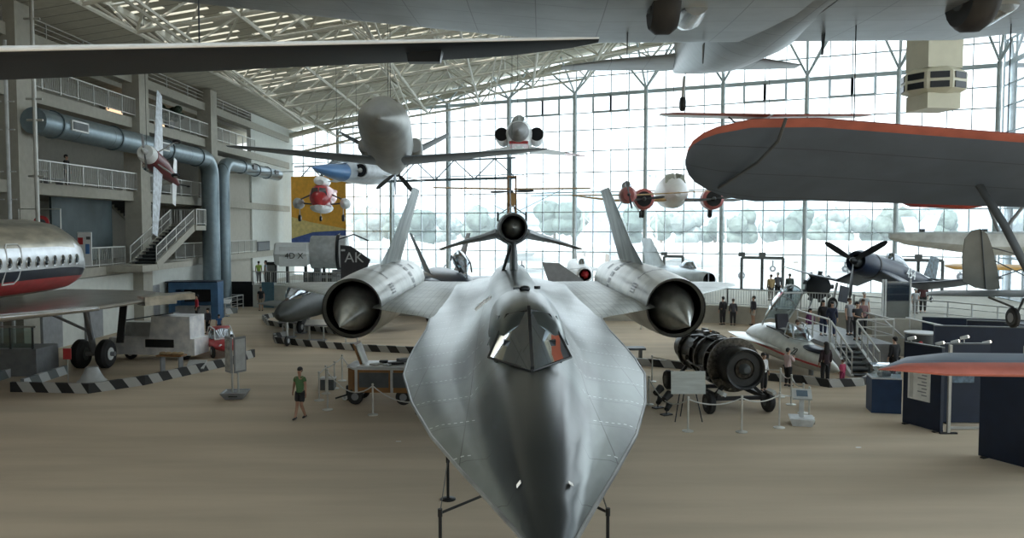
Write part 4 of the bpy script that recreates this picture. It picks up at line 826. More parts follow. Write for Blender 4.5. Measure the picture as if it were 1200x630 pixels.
# small fabric plane's tail, wing and wheel at the right
ft = thing('fabric_monoplane', 'dull grey fabric plane with rounded rudder and dark wing at the right edge', 'airplane', P(1150, 335, 20), (0, 0, 0)); o2 = ft.location
g2 = lambda px, py, Y: P(px, py, Y) - o2
fab = mat('aged_fabric', (.20, .20, .175), .8, .0, scale=2)
pr = [(1129, 330), (1128, 300), (1131, 280), (1139, 270), (1149, 268), (1157, 274), (1163, 290), (1169, 315), (1172, 338), (1160, 340), (1143, 337)]
MB().loft([[g2(a, b, 20.0) for a, b in pr], [g2(a, b, 20.0) + V((.02, .07, 0)) for a, b in pr]]).build('rudder', fab, ft, False)
MB().tube([g2(1150, 269, 19.98), g2(1155, 338, 19.98)], .015, 6).build('rudder_seam', darkgrey, ft)
MB().wing([(g2(1085, 346, 19.2), g2(1085, 342, 20.6), .05), (g2(1105, 346, 18.9), g2(1105, 340, 20.8), .16), (g2(1260, 348, 18.7), g2(1260, 339, 20.8), .22)], n=8).build('wing', mat('dull_wing', (.10, .115, .12), .5), ft)
MB().fus([(.4, 0, .2, .3), (0, 0, .3, .35), (-1.2, 0, .3, .4)], 14).build('fuselage', fab, ft).matrix_local = Matrix.Translation(g2(1250, 335, 19.5)) @ Matrix.Rotation(PI, 4, 'Z')
MB().cyl(g2(1158, 348, 19.5), g2(1188, 360, 19.3), .025).cyl(g2(1200, 350, 19.5), g2(1188, 375, 19.3), .03).build('gear_strut', darkgrey, ft)
mb = MB(); wheel(mb, g2(1187, 372, 19.2), .24, .12, 'x'); mb.build('wheel', [black, greym], ft)
for a, b in (((1165, 305), (1215, 330)), ((1168, 325), (1220, 308)), ((1163, 290), (1200, 300))): MB().cyl(g2(*a, 19.9), g2(*b, 19.9), .015, n=5).build('bracing_wire', darkgrey, ft)
yw = thing('yellow_wing_plane', 'yellow wing tip of a small plane hanging behind the grey rudder', 'airplane', P(1107, 312, 27), (0, 0, 0)); o3 = yw.location
MB().wing([(P(1107, 312, 27.3) - o3, P(1107, 310, 27.9) - o3, .04), (P(1118, 315, 27) - o3, P(1118, 309, 28.3) - o3, .2), (P(1300, 318, 27) - o3, P(1300, 311, 28.4) - o3, .26)], n=7).build('wing', goldy, yw)
MB().fus([(0, 0, .4, .5), (-4, 0, .2, .3)], 14).build('fuselage', goldy, yw).matrix_local = Matrix.Translation(P(1310, 325, 27.6) - o3) @ heading((0, -1, 0)).to_matrix().to_4x4()

def wl(o_, p): return Matrix.LocRotScale(o_.location, o_.rotation_euler, None) @ V(p)
wires([wl(tw, (-2.5, 0, 1.0))], 12.8, 'thin cable holding the white twin-engine plane')
wires([wl(ra, (-1.3, 0, .3))], 12, 'thin cable holding the small red-nosed plane')
wires([P(600, 220, 41.6)], 11.2, 'thin cable holding the tan early monoplane')
wires([wl(rw_, (-.6, .1, -.1))], 10, 'thin cable holding the red edged high wing plane')
wires([V((rh.location.x + 1, rh.location.y, rh.location.z + .3))], 14, 'thin cable holding the small red seaplane hull')
wires([P(172, 178, 39)], 7, 'thin cable holding the red stunt plane')
wires([P(373, 228, 62) + V((0, 0, .8))], 6, 'thin cable holding the red rescue helicopter')
# square column of loudspeakers
sc_ = thing('speaker_cluster', 'cream hanging loudspeaker tower with octagonal grille ring under the wing', 'loudspeaker', P(1094, 90, 27), (0, 0, .12))
crm = mat('cream_plastic', (.62, .60, .47), .5, var=.03)
MB().box((0, 0, 1.05), (1.2, 1.2, 1.7)).box((0, 0, 1.05), (1.22, 1.22, .02)).build('upper_box', crm, sc_, False)
MB().lathe([(.70, .22), (.98, .05), (1.0, -.22), (.98, -.5), (.66, -.62)], axis='z', n=8).build('speaker_ring', crm, sc_, False)
MB().box((0, 0, -.85), (1.15, 1.15, .5)).build('lower_box', crm, sc_, False)
for k in range(8):
    a = PI / 8 + k * PI / 4
    for z in (-.08, -.38):
        R = Matrix.Rotation(a, 3, 'Z'); MB().box(R @ V((.925, 0, z)), (.04, .56, .2), R).build('speaker_grille', blackm, sc_, False)
wires([P(1094, 90, 27) + V((.3, 0, 1.9))], 9.5, 'thin cable holding the cream loudspeaker tower')
# ------------------------------------------------------------------ striped kerbs
def kerb(pts, label, h=.3, m=None, th=.14):
    me_pts = [V(p) for p in pts]; me = bpy.data.meshes.new('striped_kerb'); vs_ = []; fs = []; uvs = []; L_ = 0
    for a, b in zip(me_pts, me_pts[1:]):
        d = (b - a); n = V((d.y, -d.x, 0)).normalized() * th; l = d.length; o = len(vs_)
        for p in (a, b):
            for q, z in ((p, 0), (p, h), (p - n, h), (p - n, 0)): vs_.append(V((q.x, q.y, q.z + z)))
        for i, j in ((0, 1), (1, 2), (2, 3)):
            fs.append((o + i, o + j, o + 4 + j, o + 4 + i)); v0 = (0, h, h + th, h + th + h)
            uvs += [(L_, v0[i]), (L_, v0[j]), (L_ + l, v0[j]), (L_ + l, v0[i])]
        L_ += l
    fs += [(0, 1, 2, 3), (len(vs_) - 4, len(vs_) - 3, len(vs_) - 2, len(vs_) - 1)]; uvs += [(0, 0)] * 8
    me.from_pydata([tuple(v) for v in vs_], [], fs); u = me.uv_layers.new(name='UVMap')
    for i, q in enumerate(uvs): u.data[i].uv = q
    me.materials.append(m or kerbm); o = bpy.data.objects.new('striped_kerb', me); C.objects.link(o); return tag(o, label, 'kerb', group='black and white striped kerbs')
kerb([G(12, 459), G(104, 461), G(170, 451), G(266, 429), G(299, 418)], 'long striped kerb curving past the airliner wheels and red car', .36)
kerb([G(75, 438), G(24, 455)], 'short pale striped kerb running back beside the airliner wheels', .36, kerbs)
kerb([G(0, 446), G(13, 442)], 'pale striped kerb end at the left picture edge', .36, kerbs)
kerb([G(400, 361), G(330, 369), G(307, 374), G(313, 381), G(352, 386), G(400, 392)], 'far striped kerb round the dark jet behind the left engine', .3)
kerb([G(335, 394), G(320, 397), G(322, 402), G(370, 407), G(420, 411), G(480, 414), G(540, 414)], 'striped kerb with display stands in front of the left engine', .32)
kerb([G(640, 420), G(700, 425), G(760, 429), G(820, 434), G(860, 441)], 'striped kerb behind the dark turbojet engine on its cart', .32)
kerb([G(900, 446), G(940, 449), G(972, 454), G(1012, 452), G(1030, 443)], 'striped kerb in front of the white cockpit section by the stairs', .3)
kerb([V((-22.2, 54.9, 0)), V((-20.0, 54.9, 0)), V((-19.2, 56.5, 0))], 'small pale striped kerb round the vertical air ducts', .4, kerbs)

# ------------------------------------------------------------------ airliner at the left
al = thing('jet_airliner', 'polished airliner with navy and red belly stripes and a window row, left edge', 'airplane', (-18.9, 34.6, 4.85), heading((0, 1, 0)))
alf = mat('airliner_silver', (.50, .47, .40), .28, .75, var=.25, scale=3, bump=.04, stretch=(.3, 1, 1)); alw = mat('airliner_bright', (.72, .75, .78), .3, .5, var=.06)
n = 44; rings = []; stt = [(0, .1, -.55), (-.12, .5, -.5), (-.45, .9, -.36), (-1.1, 1.2, -.18), (-2.0, 1.38, -.05), (-3.2, 1.45, 0), (-8, 1.45, 0), (-14, 1.45, 0), (-28, 1.45, 0)]
for x, r_, zc in stt: rings.append([V((x, r_ * math.cos(2 * PI * k / n), zc + r_ * math.sin(2 * PI * k / n))) for k in range(n)])
mb = MB(); mb.loft(rings)
for i, f in enumerate(mb.f):
    if len(f) == 4:
        z = sum(mb.v[j].z for j in f) / 4
        mb.m[i] = 0 if z > .42 else 1 if z > -.5 else 2 if z > -.78 else 3 if z > -1.3 else 4
mb.build('fuselage', [alf, alw, navy, red, alf], al)
for k in range(20):
    x = -2.0 - .56 * k; a = math.asin(-.18 / 1.45); r_ = lerp_tab([(0, .1), (1.1, 1.2), (2.0, 1.38), (3.2, 1.45), (30, 1.45)], -x)[0]
    w_ = MB(); pts = [V((x + .13 * math.cos(t) , -(math.sqrt(r_ ** 2 - (.19 * math.sin(t) - .12) ** 2) + .012), .19 * math.sin(t) - .12)) for t in [2 * PI * j / 12 for j in range(12)]]
    w_.tube(pts + [pts[0]], .022, 5); f_ = w_.build('window_frame', chrome, al); MB().add(pts, [tuple(range(12))]).build('pane', dk_glass, f_, False)
dr_ = MB(); pts = [V((x, -(math.sqrt(1.45 ** 2 - z * z) + .012), z)) for x, z in ((-5.75, .42), (-5.75, -.1), (-5.75, -.7), (-5.85, -.86), (-6.5, -.86), (-6.6, -.7), (-6.6, -.1), (-6.6, .42), (-6.5, .55), (-5.85, .55), (-5.75, .42))]; dr_.tube(pts, .03, 6).build('door_outline', white, al)
mb = MB(); up = [(-21, 26.3), (-17, 26.8), (-14.6, 27.8), (-13.9, 31), (-13.95, 33.8), (-15, 36), (-21, 38)]
L2 = lambda p, z: V((p[1] - 34.6, -(p[0] + 18.9), z - 4.85))
mb.wing([(L2((-21, 26.3), 2.85), L2((-21, 38), 3.1), .62), (L2((-17, 27.0), 2.95), L2((-17, 37.2), 3.1), .52), (L2((-14.9, 29.3), 3.05), L2((-14.9, 35.2), 3.1), .4), (L2((-14.2, 31.5), 3.12), L2((-14.2, 34.2), 3.14), .3)], n=9); mb.build('wing', mat('airliner_wing', (.46, .44, .40), .3, .75, var=.12, scale=1.2), al)
MB().tube([L2((-21, 26.25), 2.88), L2((-17, 26.95), 2.98), L2((-14.95, 29.2), 3.07)], [.16, .14, .08], 12).build('leading_edge', chrome, al)
for q, (a, b) in enumerate((((-14.5, 31.6), (-13.6, 32.4)), ((-14.4, 33.2), (-13.4, 33.9)))): MB().bar(L2(a, 3.12), L2(b, 3.15), .9, .34 - .08 * q).build('flap_stub', alf, al, False)
g = MB().cyl(L2((-17.8, 34.3), .7), L2((-17.8, 33.6), 3.0), .13).cyl(L2((-17.8, 34.0), 1.6), L2((-19.5, 32.6), 2.9), .06).cyl(L2((-17.8, 34.2), 1.2), L2((-16.4, 31), 2.9), .05).cyl(L2((-18.7, 34.3), .62), L2((-16.9, 34.3), .62), .1).build('gear_strut', greym, al)
for x, hb in ((-18.35, darkgrey), (-17.3, white)):
    mb = MB(); wheel(mb, L2((x, 34.3), .62), .62, .42, 'y'); mb.build('wheel', [black, hb], g)
MB().box(L2((-16.2, 33.5), 2.0), (.06, .3, 1.6), Matrix.Rotation(.25, 3, 'Y')).build('gear_door', black, al, False)
# plinths and cabinets round it
t = thing('wheel_plinth', 'white flared plinth on the floor beside the airliner wheels', 'plinth', G(108, 446)); MB().lathe([(.55, 0), (.45, .08), (.3, .35), (.22, .55)], n=20).build('plinth_body', lgrey, t)
t = thing('marker_sign', 'small red square sign on a thin post by the striped kerb', 'sign', G(80, 449)); MB().cyl((0, 0, 0), (0, 0, 1.0), .02, n=6).build('post', railm, t); MB().box((0, -.02, 1.15), (.3, .04, .42)).build('sign_face', red, t, False)
t = thing('display_counter', 'grey display counter with glass rails under the airliner wing', 'counter', (-20.6, 33.2, 0)); MB().box((0, 0, .55), (2.9, 1.6, 1.1)).build('counter_base', greym, t, False)
for x in (-1.3, -.5, .4, 1.3): MB().box((x, -.75, 1.55), (.07, .05, .9)).build('post', darkgrey, t, False)
MB().box((0, -.78, 1.55), (2.7, .02, .8)).build('glass_screen', glass('counter_glass', (.7, .78, .75), .1), t, False); MB().box((0, -.75, 2.0), (2.9, .08, .06)).build('top_rail', railm, t, False)
t = thing('display_board', 'white display board with round emblem on the gallery beside the airliner', 'board', (-20.9, 35.9, 5.55)); MB().box((0, 0, 0), (1.7, .1, .55)).build('board_face', white, t, False)
MB().lathe([(.22, -.02), (.36, -.02), (.36, .02), (.22, .02)], (.15, -.1, .6), 'y', 20).build('red_emblem_ring', red, t); MB().lathe([(.01, -.03), (.22, -.03), (.22, .0), (.01, .0)], (.15, -.1, .6), 'y', 18).build('dark_emblem_centre', darkgrey, t)
MB().tube([(-.9, 0, -.2), (-.9, 0, 1.25), (.95, 0, 1.25), (.95, 0, -.2)], .03, 6).build('frame', railm, t)
t = thing('poster_banner', 'tall white poster with red and blue blocks beyond the airliner nose', 'poster', (-21.6, 41.0, 5.1)); MB().box((0, 0, -.2), (.7, .05, 1.7)).build('poster_sheet', white, t, False)
for x, z, w_, h, m in ((-.2, .3, .25, .35, red), (.15, -.1, .2, .5, blue), (-.15, -.6, .25, .25, navy), (.2, .45, .2, .15, darkgrey)): MB().box((x, -.04, z - .1), (w_, .02, h)).build('printed_block', m, t, False)
t = thing('hoist_pole', 'tall thin steel pole with clamps standing by the left galleries', 'pole', (-20.55, 35.2, 4.0)); MB().cyl((0, 0, 0), (0, 0, 12), .09, n=8).build('shaft', railm, t)
for z in (1.9, 4.2, 6.6, 7.5, 10.9): MB().cyl((-.35, 0, z), (.35, 0, z), .05, n=6).build('clamp', railm, t)
for x, lb in ((-22.3, 'vertical steel ladder rail pair at the left edge column, outer'), (-21.75, 'vertical steel ladder rail pair at the left edge column, inner')):
    t = thing('steel_upright', lb, 'pole', (x, 35.2, 0)); mb = MB(); mb.cyl((0, 0, 0), (0, 0, 14), .08, n=8); mb.build('shaft', lgrey, t)
    for z in (7.2, 8.4, 10.2, 11.4): MB().box((.19, 0, z), (.26, .05, .05)).build('rung', lgrey, t, False)

# ------------------------------------------------------------------ folded-wing trailer and red car
tr_ = thing('aluminium_trailer', 'silver aluminium trailer of folded wings parked behind the red flying car', 'trailer', P(185, 300, 36.9) * 1.0 - V((0, 0, P(185, 300, 36.9).z)), (0, 0, -.12)); tw_ = mat('crinkled_aluminium', (.85, .88, .92), .4, .1, var=.2, scale=2.2, bump=.12)
def bxy(x0, x1, z0, z1, d0=-.6, d1=.7, tl=0): return [V((x, y, z)) for x, z in ((x0, z0), (x1, z0), (x1, z1), (x0 + tl, z1)) for y in (d0,)] , [V((x, y, z)) for x, z in ((x0, z0), (x1, z0), (x1, z1), (x0 + tl, z1)) for y in (d1,)]
a, b = bxy(-2.1, 2.0, .25, 1.0); MB().loft([a, b]).build('lower_body', tw_, tr_, False)
a, b = bxy(-.15, 1.8, 1.0, 2.0, tl=.12); MB().loft([a, b]).build('folded_wing_box', tw_, tr_, False)
a, b = bxy(-2.0, -.15, .95, 1.65, .0, .6); MB().loft([a, b]).build('tail_box', lgrey, tr_, False)
MB().bar((-1.6, -.3, 1.75), (1.0, -.3, 2.15), .5, .05).build('folded_flap', darkgrey, tr_, False)
MB().box((-.1 + .45, -.62, .78), (1.35, .04, .36)).build('open_hatch', black, tr_, False)
mb = MB(); wheel(mb, (-1.2, -.35, .3), .3, .16, 'y'); mb.build('wheel', [black, lgrey], tr_); mb = MB(); wheel(mb, (1.4, -.35, .3), .3, .16, 'y'); mb.build('wheel', [black, lgrey], tr_)
t = thing('exhibit_table', 'small table of tan model parts in front of the aluminium trailer', 'table', G(206, 433) + V((0, -.4, 0)), (0, 0, -.12)); MB().box((0, 0, .68), (1.1, .5, .05)).build('table_top', brownbox, t, False)
for x in (-.4, .4): MB().box((x, 0, .33), (.06, .3, .66)).build('leg', greym, t, False)
for k, x in enumerate((-.38, -.12, .14, .4)): MB().ell((x, .0, .76), (.16, .12, .07), 10, 6).build('model_part', mat('tan_parts', (.45, .34, .2), .7), t)
t = thing('tilted_panel', 'tilted pale information panel leaning by the trailer and red car', 'panel', G(232, 433) + V((.1, -.4, 0))); MB().box((0, 0, .3), (.75, .5, .04), Matrix.Rotation(.6, 3, 'X')).build('panel_face', lgrey, t, False); MB().cyl((-.2, .05, 0), (-.2, .05, .3), .025).cyl((.2, .05, 0), (.2, .05, .3), .025).build('legs', greym, t)
ac = thing('flying_car', 'small red vintage flying car with white roof trim beside the trailer', 'car', G(254, 416) + V((.1, .3, 0)), (0, 0, -1.0)); ac.scale = (.86, .9, .95)
MB().fus([(1.9, .55, .35, .12, .15), (1.6, .58, .62, .22, .25), (.8, .62, .74, .28, .33), (-.3, .62, .76, .3, .35), (-1.2, .62, .7, .28, .3), (-1.6, .6, .4, .2, .2)], 24).build('car_body', red, ac)
MB().fus([(.75, .85, .3, .03, .1), (.35, .85, .58, .48, .1), (-.3, .88, .6, .52, .1), (-.9, .85, .5, .4, .1), (-1.4, .8, .25, .05, .05)], 20).build('cabin_glass', dk_glass, ac)
MB().fus([(.28, 1.28, .3, .05, .02), (-.2, 1.32, .52, .1, .03), (-.9, 1.24, .42, .08, .03)], 16).build('roof', red, ac)
for s_ in (-1, 1): MB().tube([(.95, s_ * .5, .86), (.45, s_ * .42, 1.33), (-.2, s_ * .5, 1.4), (-.95, s_ * .42, 1.3), (-1.45, s_ * .4, .86)], .03, 6).build('window_trim', white, ac)
MB().tube([(.95, .5, .87), (1.0, 0, .88), (.95, -.5, .87)], .03, 6).build('window_trim', white, ac)
for x in (1.15, -1.0):
    for s_ in (-1, 1): mb = MB(); wheel(mb, (x, s_ * .66, .3), .3, .16, 'y'); mb.build('wheel', [black, lgrey], ac)
for s_ in (-1, 1): MB().ell((1.72, s_ * .38, .62), (.06, .1, .1), 12, 8).build('headlamp', white, ac)
t = thing('blue_kiosk', 'large blue exhibit kiosk with dark screen against the lower gallery wall', 'kiosk', (-20.7, 53.0, 0), (0, 0, .05))
MB().box((-1.35, 0, 1.2), (.45, 1.2, 2.4)).box((1.35, 0, 1.2), (.45, 1.2, 2.4)).box((0, 0, 2.2), (3.1, 1.25, .45)).box((0, .4, 1.2), (2.4, .2, 2.4)).build('kiosk_shell', mat('kiosk_blue', (.05, .13, .25), .5), t, False)
MB().box((0, .27, 1.5), (1.7, .08, .8)).build('screen', black, t, False); MB().box((0, -.5, .45), (2.2, .5, .9)).build('desk', greym, t, False); MB().box((-.1, 0, 2.46), (3.3, 1.4, .07)).build('roof_board', navy, t, False)
t = thing('info_stand', 'slanted white reading stand near the vertical ducts and blue kiosk', 'stand', (-19.3, 54.3, 0)); MB().box((0, 0, 1.0), (.8, .5, .05), Matrix.Rotation(.5, 3, 'X')).build('reading_panel', white, t, False); MB().cyl((0, 0, 0), (0, 0, 1), .05).build('post', railm, t); MB().box((0, 0, .03), (.5, .4, .06)).build('base', greym, t, False)

# ------------------------------------------------------------------ two-sided sign pylon
t = thing('sign_pylon', 'grey two-panel folding sign on twin poles with heavy tray base, left floor', 'sign', G(276, 466), (0, 0, .1))
for s_ in (-1, 1):
    R = Matrix.Rotation(s_ * .95, 3, 'Z'); mb = MB().box(V((s_ * .19, -.08, 1.55)), (.52, .07, 1.2), R).box(V((s_ * .19, -.08, 1.55)), (.52, .07, 1.2), R); mb = MB().box(V((s_ * .19, -.08, 1.55)), (.50, .07, 1.25), R)
    f_ = mb.build('sign_panel', greym, t, False); MB().box(V((s_ * .21, -.12, 1.55)) , (.42, .03, 1.1), R).build('sign_print', lgrey if s_ > 0 else mat('printed_grey', (.36, .36, .34), .6, scale=7, var=.3), f_, False)
    MB().cyl((s_ * .1, 0, .15), (s_ * .1, 0, 1.6), .035).build('pole', railm, t)
mb = MB(); mb.loft([[V((x * k, y * k, z)) for x, y in ((-1, -1), (1, -1), (1, 1), (-1, 1))] for k, z in ((.28, .0), (.3, .02), (.44, .24), (.40, .24), (.36, .2))]); mb.build('tray_base', greym, t, False); MB().box((0, -.37, .13), (.3, .02, .05), Matrix.Rotation(-.5, 3, 'X')).build('plate', blackm, t, False)

# ------------------------------------------------------------------ rope stanchions
stan = []
def stanchion(p, label, h=1.0, m=None):
    m = m or mat('cream_metal', (.56, .56, .52), .4, .3); t = thing('rope_stanchion', label, 'stanchion', p, group='rope stanchions')
    MB().lathe([(.17, 0), (.17, .02), (.08, .045), (.03, .05)], n=20).build('base', m, t); MB().cyl((0, 0, .04), (0, 0, h), .028, n=10).build('pole', m, t); MB().ell((0, 0, h + .01), (.04, .04, .035), 12, 8).build('cap', m, t); return V(p) + V((0, 0, h - .04))
def rope(a, b, label, sag=.3, m=None):
    pts = [a.lerp(b, i / 10) - V((0, 0, sag * (1 - (2 * i / 10 - 1) ** 2))) for i in range(11)]; o = MB().tube(pts, .02, 6).build('barrier_rope', m or ropem); tag(o, label, 'rope', group='barrier ropes')
q = {}
for k, px, py, lb, h in (('a', 374, 469, 'cream stanchion nearest the boy in front of the others', .98), ('b', 384, 480, 'tall cream stanchion right behind the boy with a rope to the cart', 1.32), ('c', 392, 455, 'cream stanchion behind the tall one left of the tool cart', 1.0), ('d', 401, 446, 'farthest cream stanchion left of the tool cart', 1.0), ('e', 437, 486, 'cream stanchion standing directly in front of the ochre tool cart', .98), ('f', 382, 461, 'cream stanchion hidden behind the tall one by the boy', 1.0),
    ('g', 806, 505, 'cream stanchion in front of the easel board by the turbojet', 1.0), ('h', 869, 506, 'cream stanchion in front of the turbojet cart middle', 1.05), ('i', 913, 501, 'cream stanchion right of the turbojet cart near the kiosk', 1.05), ('j', 914, 465, 'cream stanchion behind the right wheel of the turbojet cart', 1.0), ('k', 927, 474, 'cream stanchion behind the kiosk toward the white cockpit', 1.0), ('l', 941, 484, 'cream stanchion just behind the kiosk screen', .95), ('m', 948, 489, 'cream stanchion right of the kiosk', .95),
    ('n', 764, 447, 'cream stanchion left of the turbojet rear in front of the striped kerb', 1.0), ('o', 760, 474, 'cream stanchion partly hidden by the right edge of the big jet', .95)):
    q[k] = stanchion(G(px, py), lb, h)
for a, b, lb, s_ in (('a', 'f', 'taut rope between the stanchions nearest the boy', .02), ('f', 'c', 'rope from the hidden stanchion to the one behind', .05), ('c', 'd', 'rope rising to the farthest stanchion by the tool cart', .05), ('b', 'e', 'slack white rope from the tall stanchion across the front of the tool cart', .42), ('o', 'g', 'long slack white rope from the big jet edge to the easel', .45), ('g', 'h', 'white rope hanging in front of the turbojet engine', .18), ('h', 'i', 'white rope from the turbojet front to the kiosk side', .16), ('j', 'k', 'short rope behind the right turbojet wheel', .15), ('k', 'l', 'rope running down behind the kiosk', .15), ('n', 'j', 'rope behind the turbojet engine', .1), ('i', 'm', 'low rope behind the kiosk post', .12)): rope(q[a], q[b], lb, s_)
rope(q['e'], G(492, 470, .75), 'slack white rope from the tool cart under the big jet', .2)
rope(q['d'], G(425, 447, .7), 'rope from the farthest stanchion down to the tool cart', .05)
bk = {}
for k, px, py, lb in (('a', 516, 618, 'black belt barrier post nearest the nose, left side'), ('b', 525, 585, 'black belt barrier post behind the nearest one on the left side'), ('c', 712, 617, 'black belt barrier post nearest the nose, right side'), ('d', 692, 583, 'black belt barrier post behind the right near one')):
    p = G(px, py); t = thing('belt_barrier_post', lb, 'stanchion', p, group='black belt barrier posts'); hh = .95
    if k in 'ac': p = G(px, py + 40); t.location = p
    MB().lathe([(.17, 0), (.17, .025), (.05, .05)], n=20).build('base', blackm, t); MB().cyl((0, 0, .04), (0, 0, hh), .032, n=12).build('pole', blackm, t); MB().cyl((0, 0, hh - .12), (0, 0, hh + .02), .042, n=12).build('belt_cassette', blackm, t); bk[k] = V(p) + V((0, 0, hh - .06))
for a, b, lb in ((bk['a'], bk['b'], 'black barrier belt joining the two left posts by the nose'), (bk['a'], bk['a'] + V((1.0, 1.3, 0)), 'black barrier belt running from the near left post under the nose'), (bk['b'], bk['b'] + V((.8, 1.5, 0)), 'black barrier belt running from the rear left post under the jet'), (bk['c'], bk['d'], 'black barrier belt joining the two right posts by the nose'), (bk['c'], bk['c'] + V((-.55, .9, 0)), 'black barrier belt running from the near right post under the nose')):
    o = MB().bar(a, b, .012, .05).build('barrier_belt', blackm, None, False); tag(o, lb, 'belt', group='black barrier belts')

# ------------------------------------------------------------------ ochre tool cart
tcx = thing('ground_power_cart', 'ochre wheeled equipment cart with white open tool deck behind the stanchions', 'cart', G(446, 470), (0, 0, -.06)); oc = brownbox
poly = [(-1.05, -.3), (-.72, -.72), (1.15, -.72), (1.15, .75), (-1.05, .75)]
MB().prism(poly, .45, 1.22).build('cart_body', oc, tcx, False); MB().prism([(x * 1.03, y * 1.03) for x, y in poly], 1.22, 1.28).build('deck_rim', lgrey, tcx, False)
MB().box((.2, 0, 1.30), (1.7, 1.2, .04)).build('white_deck', white, tcx, False)
for x, y, r_ in ((-.88, -.52, .88), (.18, -.75, 0), (.85, -.75, 0), (-.3, -.75, 0)):
    MB().box((x, y, .88), (.34 if r_ else .52, .03, .5), Matrix.Rotation(-r_, 3, 'Z')).build('side_hatch', darkgrey if not r_ else oc, tcx, False)
for x in (-.66, .55): MB().box((x, -.735, .85), (.09, .03, .78)).build('corner_post', lgrey, tcx, False)
MB().box((-.72, .15, 1.62), (.06, .85, .85), Matrix.Rotation(-.35, 3, 'Y')).build('open_lid', oc, tcx, False); MB().box((-.66, .13, 1.64), (.03, .7, .7), Matrix.Rotation(-.35, 3, 'Y')).build('lid_lining', paper, tcx, False)
for x in (-.75, .9):
    for y in (-.5, .5): mb = MB(); wheel(mb, (x, y, .27), .27, .15, 'y'); mb.build('wheel', [black, greym], tcx)
MB().cyl((-.9, 0, .3), (-1.5, -.3, .15), .03).build('tow_bar', blackm, tcx)
cb = lambda x, y, z: G(446, 470) + V((x, y, z))
for k, (x, y, z, sx, sy, sz, m, lb) in enumerate(((.1, .1, 1.36, .28, .2, .08, black, 'small black instrument on the white cart deck, left of the slanted case'), (.55, -.15, 1.35, .55, .28, .06, black, 'flat black case on the right of the white cart deck'), (.75, .3, 1.38, .4, .25, .12, darkgrey, 'dark slanted case at the rear of the white cart deck'), (-.1, -.25, 1.34, .35, .3, .03, paper, 'loose white papers at the front left of the cart deck'), (.3, -.4, 1.345, .25, .2, .03, lgrey, 'grey folder at the front edge of the cart deck'))):
    t = thing('deck_case' if m is not paper else 'paper_stack', lb, 'case', cb(x, y, z - sz / 2 + .0), (0, 0, .3 * k)); MB().box((0, 0, sz / 2), (sx, sy, sz)).box((0, 0, sz + .006), (sx * .9, sy * .9, .012)).build('case_shell', m, t, False)
t = thing('trailer_jack', 'small black wheel jack on the floor left of the tool cart', 'jack', G(410, 468)); MB().box((0, 0, .25), (.22, .2, .5)).cyl((0, 0, .4), (.1, 0, .62), .03).build('jack_body', black, t); mb = MB(); wheel(mb, (-.15, -.1, .1), .1, .06, 'y', 0, 1); mb.build('wheel', [white, lgrey], t); mb = MB(); wheel(mb, (.15, -.1, .1), .1, .06, 'y', 0, 1); mb.build('wheel', [white, lgrey], t)
t = thing('storage_box', 'low dark box with pale lid between the stanchions left of the cart', 'box', G(381, 459) + V((.0, .5, 0))); MB().box((0, 0, .2), (.5, .4, .4)).build('box_body', darkgrey, t, False); MB().box((0, 0, .42), (.54, .44, .05)).build('lid', lgrey, t, False)

# ------------------------------------------------------------------ display stands behind the kerbs
def stand(p, w_, lb, m, z=.95, yaw=0, d=.6, legs=2):
    t = thing('reading_stand', lb, 'stand', p, (0, 0, yaw)); MB().box((0, 0, z), (w_, d, .05), Matrix.Rotation(.45, 3, 'X')).build('panel_frame', greym, t, False); MB().box((0, -.0, z + .035), (w_ * .9, d * .85, .02), Matrix.Rotation(.45, 3, 'X')).build('panel_print', m, t, False)
    for x in ((-w_ * .3, w_ * .3) if legs == 2 else (0,)): MB().box((x, 0, z / 2), (.07, .07, z)).build('leg', railm, t, False)
    MB().box((0, 0, .03), (w_ * .8, .5, .06)).build('foot', greym, t, False); return t
pm = mat('printed_photo', (.20, .21, .19), .5, scale=5, var=.6); pw = mat('printed_white', (.62, .60, .55), .5, scale=1.5, var=.15)
stand(G(338, 395), 1.0, 'slanted photo reading stand at the left end of the near kerb', pm)
stand(G(371, 399), 1.25, 'wide white reading stand behind the near striped kerb', pw)
stand(G(412, 403), 1.0, 'white reading stand partly hidden by the left engine inlet', pw)
stand(G(352, 390), .8, 'grey stand behind the slanted photo stand', greym, .7)
t = thing('display_table', 'silver model display table behind the far striped kerb', 'table', G(350, 380)); MB().box((0, 0, .6), (1.6, .9, .1)).build('table_top', tw_, t, False); MB().fus([(.7, .72, .05, .05), (.4, .75, .15, .12), (-.6, .75, .12, .1)], 12).build('model_airframe', lgrey, t)
for x in (-.6, .6): MB().box((x, 0, .28), (.08, .6, .56)).build('leg', greym, t, False)

